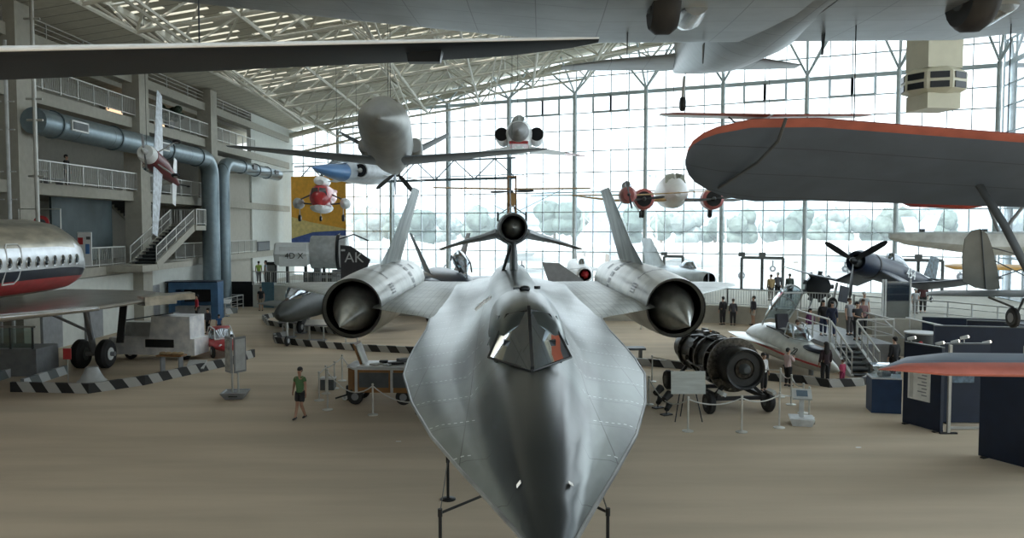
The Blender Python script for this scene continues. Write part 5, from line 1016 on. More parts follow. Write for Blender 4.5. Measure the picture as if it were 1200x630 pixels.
# ------------------------------------------------------------------ dark jet behind the left engine with AK tail
ak = thing('attack_jet', 'dark jet parked behind the left engine with white letters on its tail', 'airplane', (-11.2, 42.0, 1.75), heading((-.12, -1, 0)))
olv = mat('olive_dark', (.035, .04, .037), .5)
MB().fus([(2.4, -.1, .08, .08), (2.1, -.05, .34, .34), (1.3, 0, .55, .55), (0, .1, .68, .72), (-5, .1, .75, .75), (-10, .2, .5, .6), (-11, .2, .3, .3)], 24).build('fuselage', olv, ak)
MB().fus([(1.2, .6, .1, .1), (.5, .75, .4, .5), (-1.2, .8, .4, .5), (-2.2, .7, .1, .15)], 16).build('canopy', dk_glass, ak)
for s_ in (-1, 1):
    MB().wing([((-1.5, s_ * .8, -.2), (-6.5, s_ * .8, -.2), .3), ((-4.5, s_ * 4.2, -.2), (-6.8, s_ * 4.2, -.2), .12)], n=7).build('wing', olv, ak)
    mb = MB().cyl((-3.5, s_ * 1.2, -.4), (-3.5, s_ * 1.2, -1.3), .07, mi=1); wheel(mb, (-3.5, s_ * 1.2, -1.38), .36, .22, 'y'); mb.build('main_gear', [black, lgrey], ak)
mb = MB().cyl((1.3, 0, -.5), (1.3, 0, -1.4), .06, mi=1); wheel(mb, (1.3, 0, -1.48), .26, .15, 'y'); mb.build('nose_gear', [black, lgrey], ak)
fa = ak; fa_loc = V((0, 0, 0)); AKI = Matrix.LocRotScale(ak.location, ak.rotation_euler, None).inverted()
F1 = [P(399, 287, 51), P(411, 288, 51), P(434, 304, 51), P(424, 330, 51), P(400, 330, 51)]
MB().loft([[AKI @ (p + V((0, dy, 0))) for p in F1] for dy in (-.1, .1)]).build('tail_fin', mat('fin_dark', (.035, .035, .04), .5), fa, False)
text('AK', .92, lgrey, fa, (0, 0, 0), (0, 0, 0), 'tail_letters').matrix_local = AKI @ (Matrix.Translation(P(415, 302, 50.8)) @ Matrix.Rotation(PI / 2, 4, 'X')); MB().box((0, 0, 0), (.25, .03, .12)).build('tail_stripe', lgrey, fa, False).matrix_local = AKI @ Matrix.Translation(P(402, 293, 50.8))

# ------------------------------------------------------------------ simulator on the back platform
sm = thing('flight_simulator', 'big white flight simulator capsule lettered 4D X on the back platform', 'simulator', (P(352, 300, 63).x, 63, 1.7), (0, 0, .1)); zz = P(350, 297, 63).z - 1.7
MB().fus([(-1.6, 0, .9, .85), (-1.45, 0, 1.1, 1.0), (.9, 0, 1.1, 1.0), (1.1, 0, .9, .9)], 6).build('rear_box', white, sm, False).matrix_local = Matrix.Translation((-.3, 0, zz))
MB().lathe([(1.25, -1.3), (1.3, -1.2), (1.3, 1.4), (1.2, 1.5)], (2.1, 0.4, zz + .1), 'x', 26).build('capsule_shell', lgrey, sm)
MB().lathe([(1.34, -.12), (1.38, -.12), (1.38, .12), (1.34, .12)], (2.9, .4, zz + .1), 'x', 26).build('black_hoop', black, sm)
MB().tube([(2.9, .4 - 1.3, zz - .6), (3.0, -1.1, zz + 1.1), (4.2, -1.0, zz + 1.5), (5.3, -.8, zz + 1.0)], .06, 8).build('access_rail', blackm, sm)
text('4D X', .62, black, sm, (-.3, -1.12, zz - .15), (PI / 2, 0, 0), 'lettering', .01)
MB().box((-.4, -.95, zz - .2), (2.1, .05, 1.5)).build('side_panel', white, sm, False)
for x in (-1, .4, 1.8, 3): MB().cyl((x, 0, 0), (x, 0, zz - .7), .12).build('support_leg', darkgrey, sm)
for k, (px, Y, w_, h, d, m, lb) in enumerate(((318, 63, .8, 1.6, .3, black, 'tall black cabinet beside the white wall on the platform'), (364, 61.5, 1.0, .9, .6, darkgrey, 'dark console table in front of the simulator, left one'), (385, 61.5, 1.2, .8, .6, black, 'dark console table in front of the simulator, right one'), (372, 61.0, .5, 1.25, .4, greym, 'grey ticket machine standing before the simulator'), (396, 61, .8, 1.1, .5, greym, 'grey instrument console left of the lettered tail'))):
    x = P(px, 300, Y).x; t = thing('console_cabinet', lb, 'cabinet', (x, Y, 1.7)); MB().box((0, 0, h / 2), (w_, d, h)).build('cabinet_body', m, t, False); MB().box((0, -d / 2 - .02, h * .7), (w_ * .8, .03, h * .3)).build('screen', dk_glass if m is not black else greym, t, False)
t = thing('wall_monitor', 'black flat screen mounted on the white wall above the platform', 'screen', (-22.4, 73.0, 4.3)); MB().box((0, 0, 0), (.12, 3.6, .85)).build('bezel', black, t, False); MB().box((.07, 0, 0), (.02, 3.3, .7)).build('display', darkgrey, t, False)

# ------------------------------------------------------------------ jets parked around the window
hn = thing('navy_jet', 'navy jet with twin outward fins and open canopy seen behind the left wing', 'airplane', (P(555, 320, 47).x, 44.5, 2.6), heading((.25, -1, 0)))
MB().fus([(0, 0, .06, .06), (-1, 0, .45, .4), (-3, .1, .7, .65), (-7, .1, 1.1, .6), (-12, .1, 1.1, .55), (-14, .1, .7, .4)], 22).build('fuselage', navy, hn)
cn = MB().fus([(-1.8, .75, .1, .1), (-2.5, 1.2, .4, .4), (-3.8, 1.5, .42, .5), (-4.8, 1.3, .2, .2)], 16).build('open_canopy', can_glass, hn); MB().tube([(-1.7, -.35, .85), (-2.4, -.42, 1.3), (-3.9, -.42, 1.7), (-4.9, -.3, 1.4)], .05, 6).build('canopy_frame', blackm, cn); MB().tube([(-1.7, .35, .85), (-2.4, .42, 1.3), (-3.9, .42, 1.7), (-4.9, .3, 1.4)], .05, 6).build('canopy_frame', blackm, cn)
MB().wing([((-1.5, 0, .45), (-1.9, 0, .45), .5), ((-2.0, 0, .95), (-2.3, 0, .95), .4)], up=(0, 1, 0), n=5).build('windscreen', can_glass, hn)
for s_ in (-1, 1):
    MB().wing([((-5, s_ * .9, .1), (-10, s_ * .9, .1), .3), ((-8.3, s_ * 4.4, .1), (-10, s_ * 4.4, .1), .1)], n=7).build('wing', navy, hn)
    MB().wing([((-8.4, s_ * 1.0, .4), (-11.4, s_ * 1.0, .4), .2), ((-10.4, s_ * 2.0, 3.0), (-11.8, s_ * 2.0, 3.0), .1)], up=(0, 1, 0), n=6).build('tail_fin', navy, hn)
    mb = MB().cyl((-7.5, s_ * 1.2, -.3), (-7.5, s_ * 1.3, -2.1), .09, mi=1); wheel(mb, (-7.5, s_ * 1.35, -2.22), .36, .22, 'y'); mb.build('main_gear', [black, white], hn)
mb = MB().cyl((-2.3, 0, -.4), (-2.3, 0, -2.2), .07, mi=1); wheel(mb, (-2.3, 0, -2.32), .27, .16, 'y'); mb.build('nose_gear', [black, white], hn)
gf = thing('grey_tail_fin', 'broad grey swept tail fin standing behind the right wing root', 'airplane tail', (P(660, 320, 40).x, 40, 0))
F1 = [P(635, 307, 40), P(655, 308, 40), P(688, 331, 40), P(688, 350, 40), P(645, 350, 40), P(643, 331, 40)]
MB().loft([[p - gf.location + V((0, dy, 0)) for p in F1] for dy in (-.07, .07)]).build('fin_panel', greym, gf, False); MB().box(P(660, 352, 40) - gf.location, (1.8, .8, .3)).build('fuselage_stub', greym, gf, False); MB().cyl((.2, 0, 0), (.2, 0, 2.2), .1).build('support_leg', greym, gf)
mg = thing('delta_jet', 'white jet with red intake cone facing the camera behind the grey tail fin', 'airplane', (P(684, 320, 47).x, 46, P(684, 322, 46).z), heading((-.02, -1, 0)))
MB().lathe([(.36, 0), (.42, -.1), (.5, -1), (.6, -3), (.62, -8), (.5, -11)], (0, 0, 0), 'x', 26, cap=False).build('fuselage', white, mg); MB().lathe([(.34, -.03), (.3, -.8), (.01, -.9)], (0, 0, 0), 'x', 24, cap=False).build('intake_duct', blackm, mg); MB().lathe([(.01, .35), (.24, -.2), (.27, -.5), (.1, -.7)], (0, 0, 0), 'x', 20).build('red_intake_cone', red, mg)
MB().fus([(-1.6, .3, .1, .1), (-2.2, .5, .28, .34), (-3.4, .55, .28, .34), (-5, .45, .1, .1)], 16).build('canopy', dk_glass, mg); MB().cyl((.2, 0, .45), (3.2, -1.0, .5), .02, .03).build('nose_probe', lgrey, mg)
for s_ in (-1, 1): MB().wing([((-4.5, s_ * .5, 0), (-9, s_ * .5, 0), .2), ((-8.6, s_ * 3.5, -.1), (-9.2, s_ * 3.5, -.1), .06)], n=6).build('delta_wing', lgrey, mg)
MB().wing([((-8, 0, .5), (-11, 0, .5), .15), ((-10.6, 0, 2.6), (-11.8, 0, 2.6), .08)], up=(0, 1, 0), n=6).build('tail_fin', lgrey, mg)
zg = mg.location.z
for x, y in ((-3, 0), (-6.5, 1.2), (-6.5, -1.2)): mb = MB().cyl((x, y, -.3), (x, y, -zg + .4), .06, mi=1); wheel(mb, (x, y, -zg + .33), .33, .2, 'y'); mb.build('landing_gear', [black, lgrey], mg)
ms = thing('swept_jet', 'silver swept-wing jet with round nose intake parked on the terrace by the doors', 'airplane', (P(834, 328, 52).x, 52.6, P(834, 328, 52.6).z), heading((.33, -1, 0)))
mm = mat('silver_jet_skin', (.50, .53, .54), .3, .7, var=.12, scale=1.5)
MB().lathe([(.46, 0), (.52, -.08), (.62, -.8), (.74, -2.5), (.74, -5), (.55, -7.5), (.35, -9)], (0, 0, 0), 'x', 30, cap=False).build('fuselage', mm, ms); MB().lathe([(.45, -.04), (.40, -1.0), (.01, -1.1)], (0, 0, 0), 'x', 26, cap=False).build('intake_duct', blackm, ms); MB().box((-.15, 0, 0), (.1, .06, .9)).build('intake_splitter', mm, ms, False)
MB().fus([(-1.5, .5, .1, .1), (-2.1, .75, .3, .38), (-3.0, .78, .3, .38), (-4, .6, .1, .1)], 16).build('canopy', dk_glass, ms)
for s_ in (-1, 1):
    MB().wing([((-2.8, s_ * .6, 0), (-5.8, s_ * .6, 0), .3), ((-6.6, s_ * 5.0, -.12), (-8.2, s_ * 5.0, -.12), .12)], n=7).build('wing', mm, ms)
    MB().cyl((-5.5, s_ * 2.4, -.2), (-6.3, s_ * 2.4, -.2), .12, .2).build('wing_fence', mm, ms)
MB().wing([((-5.8, 0, .6), (-8.8, 0, .6), .16), ((-8.0, 0, 2.6), (-9.6, 0, 2.6), .1)], up=(0, 1, 0), n=6).build('tail_fin', mm, ms)
MB().wing([((-7.6, -1.6, 1.6), (-8.8, -1.6, 1.6), .06), ((-7.0, 0, 1.6), (-8.6, 0, 1.6), .1), ((-7.6, 1.6, 1.6), (-8.8, 1.6, 1.6), .06)], n=6).build('tailplane', mm, ms)
zg = ms.location.z - TZ
for x, y in ((-1.2, 0), (-4.6, 1.6), (-4.6, -1.6)): mb = MB().cyl((x, y, -.3), (x, y, -zg + .35), .06, mi=1); wheel(mb, (x, y, -zg + .3), .3, .18, 'y'); mb.build('landing_gear', [black, lgrey], ms)

# ------------------------------------------------------------------ navy propeller fighter
co = thing('propeller_fighter', 'dark navy propeller fighter numbered 454 with bent wings on the right terrace', 'airplane', (P(1003, 305, 43).x, 43.0, P(1003, 306, 43).z), heading((-.8, -.62, .2)))
MB().lathe([(.40, -.1), (.55, .02), (.66, -.25), (.68, -1.3)], (0, 0, 0), 'x', 28, cap=False).build('engine_cowling', navy, co); MB().lathe([(.01, -.5), (.6, -.5)], (0, 0, 0), 'x', 24).build('cowl_opening', blackm, co); MB().ell((-.2, 0, 0), (.35, .3, .3), 14, 10).build('engine_front', darkgrey, co)
MB().fus([(-1.28, 0, .68, .68), (-3, .02, .62, .7), (-4.2, .02, .56, .68), (-7, .08, .3, .45), (-9.4, .15, .06, .12)], 26).build('fuselage', navy, co)
MB().lathe([(.685, -1.34), (.70, -1.34), (.70, -1.5), (.685, -1.5)], (0, 0, 0), 'x', 28).build('cowl_flap_ring', black, co)
MB().fus([(-3.2, .5, .1, .1), (-3.6, .75, .26, .36), (-4.5, .75, .26, .34), (-5.6, .55, .1, .1)], 16).build('canopy', can_glass, co)
MB().tube([(-3.5, .27, .68), (-3.55, .18, 1.05), (-3.55, -.18, 1.05), (-3.5, -.27, .68)], .03, 6).build('canopy_frame', lgrey, co)
for s_ in (-1, 1):
    MB().wing([((-1.3, s_ * .5, -.2), (-3.9, s_ * .5, -.2), .4), ((-1.5, s_ * 1.9, -.85), (-3.9, s_ * 1.9, -.85), .34), ((-1.8, s_ * 3.6, -.6), (-3.7, s_ * 3.6, -.6), .24), ((-2.4, s_ * 6.0, -.1), (-3.3, s_ * 6.0, -.1), .1)], n=8).build('gull_wing', navy, co, label='bent navy wing')
    MB().wing([((-8.0, s_ * .1, .35), (-9.1, s_ * .1, .35), .1), ((-8.3, s_ * 2.2, .35), (-9.0, s_ * 2.2, .35), .05)], n=6).build('tailplane', navy, co)
    mb = MB().cyl((-1.7, s_ * 1.9, -1.0), (-1.5, s_ * 1.9, -2.1), .07, mi=1); wheel(mb, (-1.5, s_ * 1.9, -2.25), .4, .22, 'y'); mb.build('main_gear', [black, lgrey], co)
    MB().box((-1.9, s_ * 1.55, -1.6), (.9, .04, .9)).build('gear_door', navy, co, False)
MB().wing([((-7.6, 0, .5), (-9.2, 0, .4), .12), ((-8.2, 0, 1.75), (-9.3, 0, 1.75), .06)], up=(0, 1, 0), n=6).build('tail_fin', mat('rudder_camo', (.04, .07, .09), .5, scale=4, var=.8), co)
prop(co, (.25, 0, 0), 2.0, 3, blackm, PI / 2 - 1.02 + .0, .34, hubr=.2)
text('454', .8, white, co, (-4.9, .60, .12), (PI / 2 + .1, 0, PI), 'number_marking', .01).rotation_euler = (PI / 2, 0, PI + .06)
mb = MB().cyl((-8.8, 0, -.1), (-8.9, 0, -.7), .04, mi=1); wheel(mb, (-8.9, 0, -.8), .15, .1, 'y'); mb.build('tail_wheel', [black, lgrey], co)
t = thing('radial_engine', 'small dark display engine on a stand left of the navy fighter', 'engine', (P(958, 340, 49).x, 49, TZ)); MB().lathe([(.3, -.2), (.75, -.15), (.75, .15), (.3, .2)], (0, 0, 1.3), 'y', 18).build('crankcase', blackm, t)
for k in range(9): a = 2 * PI * k / 9; MB().cyl((.3 * math.cos(a), 0, 1.3 + .3 * math.sin(a)), (.95 * math.cos(a), 0, 1.3 + .95 * math.sin(a)), .14, n=8).build('cylinder_barrel', darkgrey, t)
MB().cyl((-.5, 0, 0), (-.2, 0, .8), .05).cyl((.5, 0, 0), (.2, 0, .8), .05).build('stand_leg', greym, t)
t = thing('glass_case', 'tall glass information panel in a steel frame in front of the navy fighter', 'panel', (P(1054, 340, 41.5).x, 41.8, TZ), (0, 0, -.1)); MB().box((0, 0, 1.15), (1.3, .02, 1.9)).build('glass_sheet', dk_glass, t, False)
for x in (-.68, -.55, .68): MB().box((x, 0, 1.1), (.08, .1, 2.2)).build('post', lgrey, t, False)

# ------------------------------------------------------------------ white cockpit section, front right
ck = thing('cockpit_section', 'white fighter nose section with red stripe, number 22 and open canopy by the stairs', 'airplane', (12.4, 30.5, .62), heading((.11, -1, -.035)))
cw = mat('ivory_paint', (.60, .62, .58), .3, coat=.4)
MB().fus([(0, -.05, .04, .04), (-.5, -.05, .22, .2, .22), (-1.6, 0, .46, .40, .42), (-3.0, .05, .66, .58, .58), (-4.4, .1, .78, .72, .64), (-6.2, .12, .85, .74, .66), (-7.0, .1, .85, .6, .66)], 28).build('fuselage', cw, ck)
for s_ in (-1, 1):
    MB().tube([V((x, s_ * (w_ + .012), z)) for x, w_, z in ((-.5, .215, -.08), (-1.6, .455, -.06), (-3.0, .655, -.04), (-4.4, .775, 0), (-6.9, .86, .05))], .05, 4).build('red_stripe', red, ck)
    MB().wing([((-3.3, s_ * .6, .1), (-7.2, s_ * .6, .25), .12), ((-5.0, s_ * 1.3, .2), (-7.2, s_ * 1.3, .3), .1), ((-5.8, s_ * 1.6, .22), (-7.2, s_ * 1.6, .3), .05)], n=7).build('strake_wing', cw, ck)
text('22', .42, black, ck, (-2.35, -.58, .28), (PI / 2 - .5, 0, 0), 'number_marking', .01).matrix_local = Matrix.Translation((-2.5, -.60, .22)) @ Matrix(((1, 0, 0), (0, .5, -.87), (0, .87, .5))).to_4x4()
MB().box((-4.6, 0, .68), (2.2, .8, .25)).build('cockpit_tub', blackm, ck, False); MB().box((-5.0, 0, 1.0), (.25, .5, .8), Matrix.Rotation(-.25, 3, 'Y')).build('ejection_seat', seatm, ck, False)
wb = [(-2.55, 0, .62), (-3.0, .42, .66), (-3.6, .52, .74)]; wt = [(-3.0, 0, 1.05), (-3.35, .25, 1.2), (-3.75, .3, 1.22)]
for s_ in (-1, 1):
    mb = MB(); a = [V((x, y * s_, z)) for x, y, z in wb]; b = [V((x, y * s_, z)) for x, y, z in wt]; mb.add(a + b, [(0, 1, 4, 3), (1, 2, 5, 4)]); mb.build('windshield_pane', can_glass, ck, False); MB().tube(a + [b[2]], .03, 6).tube([a[1], b[1]], .03, 6).tube(b, .03, 6).build('windshield_frame', lgrey, ck)
MB().ell((-2.0, 0, .42), (.9, .36, .12), 14, 8).build('antiglare_panel', navy, ck)
# canopy hinged open, tilted up over the rear
hing = V((-5.9, 0, .80)); R = Matrix.Rotation(-.72, 3, 'Y'); rg = []
for x, w_, h in ((0, .5, .35), (.6, .56, .52), (1.4, .56, .60), (2.1, .5, .55), (2.5, .42, .42)):
    rg.append([hing + R @ V((x, w_ * math.cos(PI * k / 12), h * math.sin(PI * k / 12))) for k in range(13)])
mb = MB(); n = 13
for i in range(4):
    for k in range(12): mb.add([rg[i][k], rg[i][k + 1], rg[i + 1][k + 1], rg[i + 1][k]], [(0, 1, 2, 3)])
cn = mb.build('open_canopy', can_glass, ck)
for i in (0, 2, 4): MB().tube(rg[i] + ([rg[i][0]] if i == 4 else []), .035, 6).build('canopy_bow', lgrey, cn)
for k in (0, 12): MB().tube([r_[k] for r_ in rg], .04, 6).build('canopy_sill', chrome, cn)
MB().cyl((-6.5, 0, -.4), (-6.5, 0, -1.6), .12).cyl((-2.2, 0, -.2), (-2.2, 0, -.85), .1).build('cradle_leg', greym, ck)

# viewing platform beside it, stairs, rails
vz = 1.0; mb = MB(); mb.prism([(13.55, 34.5), (16.4, 34.5), (16.4, 41.5), (13.55, 41.5)], vz - .2, vz)
for x, y in ((13.7, 34.7), (16.2, 34.7), (13.7, 41), (16.2, 41)): mb.box((x, y, .4), (.15, .15, .8))
mb.box((15, 34.6, .4), (2.8, .05, .8)); struct('floor_viewing_platform', mb, greym)
stair('staircase', 'short dark steel staircase going up to the cockpit viewing platform', (14.15, 32.2, 0), (14.15, 34.4, vz), 1.1, n=6, m=lgrey)
railing([(13.62, 34.6, vz), (13.62, 38.5, vz)], 'steel railing along the cockpit side of the viewing platform', bal=False)
railing([(14.8, 34.55, vz), (16.35, 34.55, vz), (16.35, 38, vz)], 'steel railing right of the stair head', bal=False)
railing([(7.6, 47.5, 0), (10.0, 47.2, 0), (10.0, 49, 0)], 'low steel rail standing on the floor before the terrace wall', bal=False, h=1.0)
railing([(5.2, 52.05, TZ), (13.5, 50.65, TZ)], 'baluster railing on the terrace edge by the silver jet', m=lgrey)
railing([(13.5, 50.65, TZ), (19.5, 46.05, TZ)], 'baluster railing on the terrace edge left of the navy fighter', m=lgrey)
railing([(19.5, 46.05, TZ), (22.8, 42.25, TZ), (24.5, 38.55, TZ)], 'two-bar railing on the terrace edge in front of the navy fighter', bal=False, m=lgrey, h=1.0)
railing([(24.5, 38.55, TZ), (31.5, 33.05, TZ)], 'two-bar railing on the terrace edge at the far right', bal=False, m=lgrey)
mb = MB(); mb.prism([(16.9, 37.8), (22.6, 36.3), (22.7, 36.55), (17.0, 38.05)], 0, 1.75); struct('wall_ramp', mb, concrete)
for a, b, lb in (((15.9, 32.9, 1.0), (19.8, 29.9, .95), 0), ):
    pass
o = MB().tube([P(1062, 372, 36), P(1120, 385, 32), P(1210, 408, 27)], .04, 8).tube([P(1120, 385, 32), G(1120, 385) * 0 + V((P(1120, 385, 32).x, 32, 0))], .03, 6).tube([P(1200, 405, 27.3), V((P(1200, 405, 27.3).x, 27.3, 0))], .03, 6).tube([P(1066, 373, 35.8), V((P(1066, 373, 35.8).x, 35.8, 0))], .03, 6).build('ramp_handrail', railm)
tag(o, 'long slanting grey handrail above the navy exhibit panels', 'handrail')
o = MB().tube([V((17.0, 37.3, 1.9)), V((18.0, 36.9, .9))], .035, 8).tube([V((17.0, 37.3, 1.9)), V((17.0, 37.75, 1.8))], .03, 6).tube([V((18, 36.9, .9)), V((18, 37.4, .9))], .03, 6).build('wall_handrail', lgrey); tag(o, 'short sloping handrail fixed to the beige ramp wall', 'handrail')

# ------------------------------------------------------------------ big dark turbojet on its cart
en = thing('turbojet_engine', 'big dark turbojet engine with pipework displayed right of the big jet', 'engine', V((P(874, 433, 25.5).x, 25.5, P(874, 433, 25.5).z)), heading((.14, -1, 0)))
em = mat('sooty_metal', (.035, .036, .036), .35, .7, var=.5, scale=6); em2 = mat('burnt_metal', (.10, .095, .085), .3, .85, var=.5, scale=9)
MB().lathe([(.58, 0), (.64, .02), (.66, -.05), (.66, -.5), (.62, -.9)], (0, 0, 0), 'x', 40, cap=False).build('front_ring', em, en)
MB().lathe([(.01, -.12), (.55, -.12), (.60, -.02)], (0, 0, 0), 'x', 36, cap=False).build('front_plate', mat('grey_dark_plate', (.05, .053, .055), .4, .6), en); MB().lathe([(.01, .12), (.10, .10), (.17, .0), (.19, -.12)], (0, 0, 0), 'x', 24).build('nose_bullet', darkgrey, en); MB().lathe([(.30, -.11), (.32, -.06), (.34, -.11)], (0, 0, 0), 'x', 30).build('inner_ring', em2, en)
MB().lathe([(.60, -.88), (.62, -1.4), (.70, -1.6), (.72, -2.4), (.66, -3.0), (.64, -4.2), (.66, -4.4), (.55, -5.2)], (0, 0, 0), 'x', 36).build('casing', em, en)
for x, r_ in ((-.95, .90), (-1.6, .80), (-2.5, .80), (-3.1, .76), (-4.3, .74)): MB().lathe([(r_ - .1, x - .06), (r_, x - .05), (r_, x + .05), (r_ - .1, x + .06)], (0, 0, 0), 'x', 40).build('flange_ring', em2, en)
rnd = random.Random(3)
for k in range(26):
    a = rnd.uniform(0, 2 * PI); x0 = rnd.uniform(-1.4, -.6); x1 = x0 - rnd.uniform(.8, 2.8); r0 = rnd.uniform(.70, .84); da = rnd.uniform(-.5, .5)
    pts = [V((x0 + (x1 - x0) * t_, (r0 - .1 * (t_ in (0, 1))) * math.cos(a + da * t_), (r0 - .1 * (t_ in (0, 1))) * math.sin(a + da * t_))) for t_ in (0, .12, .4, .7, 1)]
    MB().tube(pts, rnd.uniform(.02, .05), 8).build('pipe', chrome if k % 5 == 0 else em2 if k % 2 else em, en)
for k in range(14): a = rnd.uniform(0, 2 * PI); x = rnd.uniform(-4.2, -1.0); MB().box((x, .78 * math.cos(a), .78 * math.sin(a)), (rnd.uniform(.15, .4), .16, .16), Matrix.Rotation(a, 3, 'X')).build('accessory_box', em2 if k % 3 else brownbox, en, False)
ec = thing('engine_cart', 'dark four-wheeled steel cart carrying the turbojet engine', 'cart', V((en.location.x, 25.5, 0)), heading((.14, -1, 0)))
ez = en.location.z
for s_ in (-1, 1):
    MB().bar((-.3, s_ * .75, .55), (-4.9, s_ * .75, .55), .12, .14).build('side_beam', black, ec, False); MB().bar((-.5, s_ * .78, .6), (-.6, s_ * .50, ez - .62), .12, .1).build('cradle_arm', black, ec, False); MB().bar((-4, s_ * .78, .6), (-4, s_ * .5, ez - .55), .12, .1).build('cradle_arm', black, ec, False)
    MB().box((.1, s_ * .82, .78), (.45, .12, .12), Matrix.Rotation(s_ * .5, 3, 'X')).build('brake_lever', lgrey, ec, False)
    for x in (-.5, -4.5): mb = MB(); wheel(mb, (x, s_ * 1.0, .36), .36, .24, 'y'); mb.build('wheel', [black, darkgrey], ec)
for x in (-.4, -2.4, -4.6): MB().bar((x, -.95, .5), (x, .95, .5), .12, .12).build('cross_beam', black, ec, False)
t = thing('easel_board', 'pale grey notice board on a black tripod easel before the turbojet', 'easel', G(805, 492)); hz = P(805, 447, 25).z
MB().box((0, -.12, hz), (1.06, .04, .70), Matrix.Rotation(-.12, 3, 'X')).build('board', mat('notice_board', (.50, .54, .52), .5, scale=5, var=.12, stretch=(.3, 1, 2)), t, False)
for x, y in ((-.42, -.25), (.42, -.25), (-.1, .5)): MB().cyl((x * .4, 0, hz + .1), (x, y, 0), .018, n=6).build('easel_leg', black, t)
for px, py, lb in ((771, 478, 'small black floor spotlight left of the easel, rear one'), (781, 486, 'small black floor spotlight left of the easel, front one')):
    t = thing('floor_spotlight', lb, 'lamp', G(px, py), (0, 0, .5)); MB().box((0, 0, .02), (.35, .22, .04)).build('base', black, t, False); MB().cyl((0, 0, .04), (0, 0, .5), .02).build('stem', black, t); MB().cyl((-.14, -.05, .52), (.16, .05, .66), .10, .13).build('lamp_head', black, t); MB().cyl((0, 0, .18), (.2, .1, .3), .08, .1).build('lower_lamp_head', black, t)
t = thing('touchscreen_kiosk', 'small grey touchscreen kiosk with slanted screen and tray base, right of the ropes', 'kiosk', G(939, 497), (0, 0, -.25))
MB().loft([[V((x * k, y * k, z)) for x, y in ((-1, -1), (1, -1), (1, 1), (-1, 1))] for k, z in ((.28, 0), (.36, .22), (.32, .24))]).build('tray_base', lgrey, t, False); MB().box((0, .05, .55), (.13, .1, .65)).build('post', lgrey, t, False)
s_ = MB().box((0, -.02, .93), (.56, .42, .07), Matrix.Rotation(.6, 3, 'X')).build('screen_housing', lgrey, t, False); MB().box((0, -.045, .965), (.32, .24, .02), Matrix.Rotation(.6, 3, 'X')).build('screen', mat('screen_blue', (.12, .17, .22), .2), s_, False)
MB().cyl((.35, .1, 0), (.35, .1, .12), .06).build('cable_box', chrome, t)

# ------------------------------------------------------------------ navy exhibit walls at the right
def panel(a, b, h, lb, m=navyp, th=.12, foot=True):
    a = V(a); b = V(b); d = b - a; t = thing('exhibit_wall', lb, 'partition', a); R = Matrix.Rotation(math.atan2(d.y, d.x), 3, 'Z'); MB().box(d / 2 + V((0, 0, h / 2 + .03)), (d.length, th, h), R).build('wall_board', m, t, False)
    for p in (d * .1, d * .9): MB().box(p + V((0, 0, .02)), (.1, .35, .04), R).build('foot', black, t, False)
    MB().bar(V((0, 0, h + .05)), d + V((0, 0, h + .05)), th + .02, .04).build('top_trim', darkgrey, t, False); return t, R, d
pa = G(1059, 495); pb = G(1103, 507); t, R, d = panel(pa, pb, 2.45, 'navy exhibit wall with the white text poster')
nn = V((d.y, -d.x, 0)).normalized(); po = thing('text_poster', 'white poster of printed lines hung on the navy exhibit wall', 'poster', pa + d * .45 + nn * .09 + V((0, 0, 1.38)), (0, 0, math.atan2(d.y, d.x)))
MB().box((0, 0, 0), (.78, .03, 1.1)).build('poster_sheet', paper, po, False)
for k in range(9): MB().box((.12 if k % 2 else .2, -.02, .42 - k * .1), (.3 if k % 2 else .18, .01, .035)).build('printed_line', greym, po, False)
MB().box((-.26, -.02, 0), (.12, .01, 1.0)).build('printed_column', mat('pale_print', (.5, .5, .48), .6), po, False)
pe = thing('steel_post', 'bright steel upright joining the navy exhibit walls', 'post', pb + V((.15, -.1, 0))); MB().box((0, 0, 1.3), (.08, .08, 2.6)).build('upright', railm, pe, False); MB().box((0, 0, .02), (.5, .1, .05)).build('foot', black, pe, False)
pc = G(1112, 500); pd = G(1164, 500) ; t, R, d = panel(pc + V((0, .5, 0)), pd + V((.1, .5, 0)), 2.4, 'navy exhibit wall with the small landscape photograph')
t = thing('wall_photo', 'small dark photograph on the second navy exhibit wall', 'picture', pc + V((.6, .38, 1.45))); MB().box((0, 0, 0), (.66, .03, .36)).build('photo_print', mat('dusk_photo', (.10, .15, .20), .4, scale=4, var=.7), t, False); MB().box((0, .01, 0), (.7, .02, .4)).build('frame', blackm, t, False)
o = MB().box((0, 0, .05), (1.1, .08, .06)).build('floor_bar', railm, None, False); o.location = G(1130, 502) + V((0, -.1, 0)); tag(o, 'pale low floor bar at the foot of the navy exhibit walls', 'bar')
panel(G(1148, 534), G(1230, 556), 2.45, 'plain dark navy exhibit wall nearest the camera at the right edge')
panel(V((18.6, 33.0, 0)), V((23.5, 31.2, 0)), 2.15, 'long navy exhibit wall running behind the orange wing tip')
panel(V((18.3, 36.0, 0)) , V((25, 33.8, 0)), 1.95, 'far navy exhibit wall below the terrace railing')
panel(V((14.6, 27.9, 0)), V((17.6, 27.3, 0)), 2.55, 'navy exhibit wall with clip-on spotlights behind the text poster')
t = thing('navy_canopy', 'flat navy roof panel of the exhibit booths below the slanting handrail', 'roof panel', (21.6, 30.2, 2.25)); MB().box((0, 0, 0), (5.0, 2.2, .1)).box((0, 0, .07), (4.7, 1.9, .04)).build('roof_board', navyp, t, False)
for x in (-2.3, 2.3): MB().box((x, -1.0, -1.14), (.08, .08, 2.2)).build('post', darkgrey, t, False)
whb = bpy.data.materials.new('lit_bulb'); whb.use_nodes = True; b_ = whb.node_tree.nodes['Principled BSDF']; b_.inputs['Emission Color'].default_value = (1, .93, .8, 1); b_.inputs['Emission Strength'].default_value = 2.5
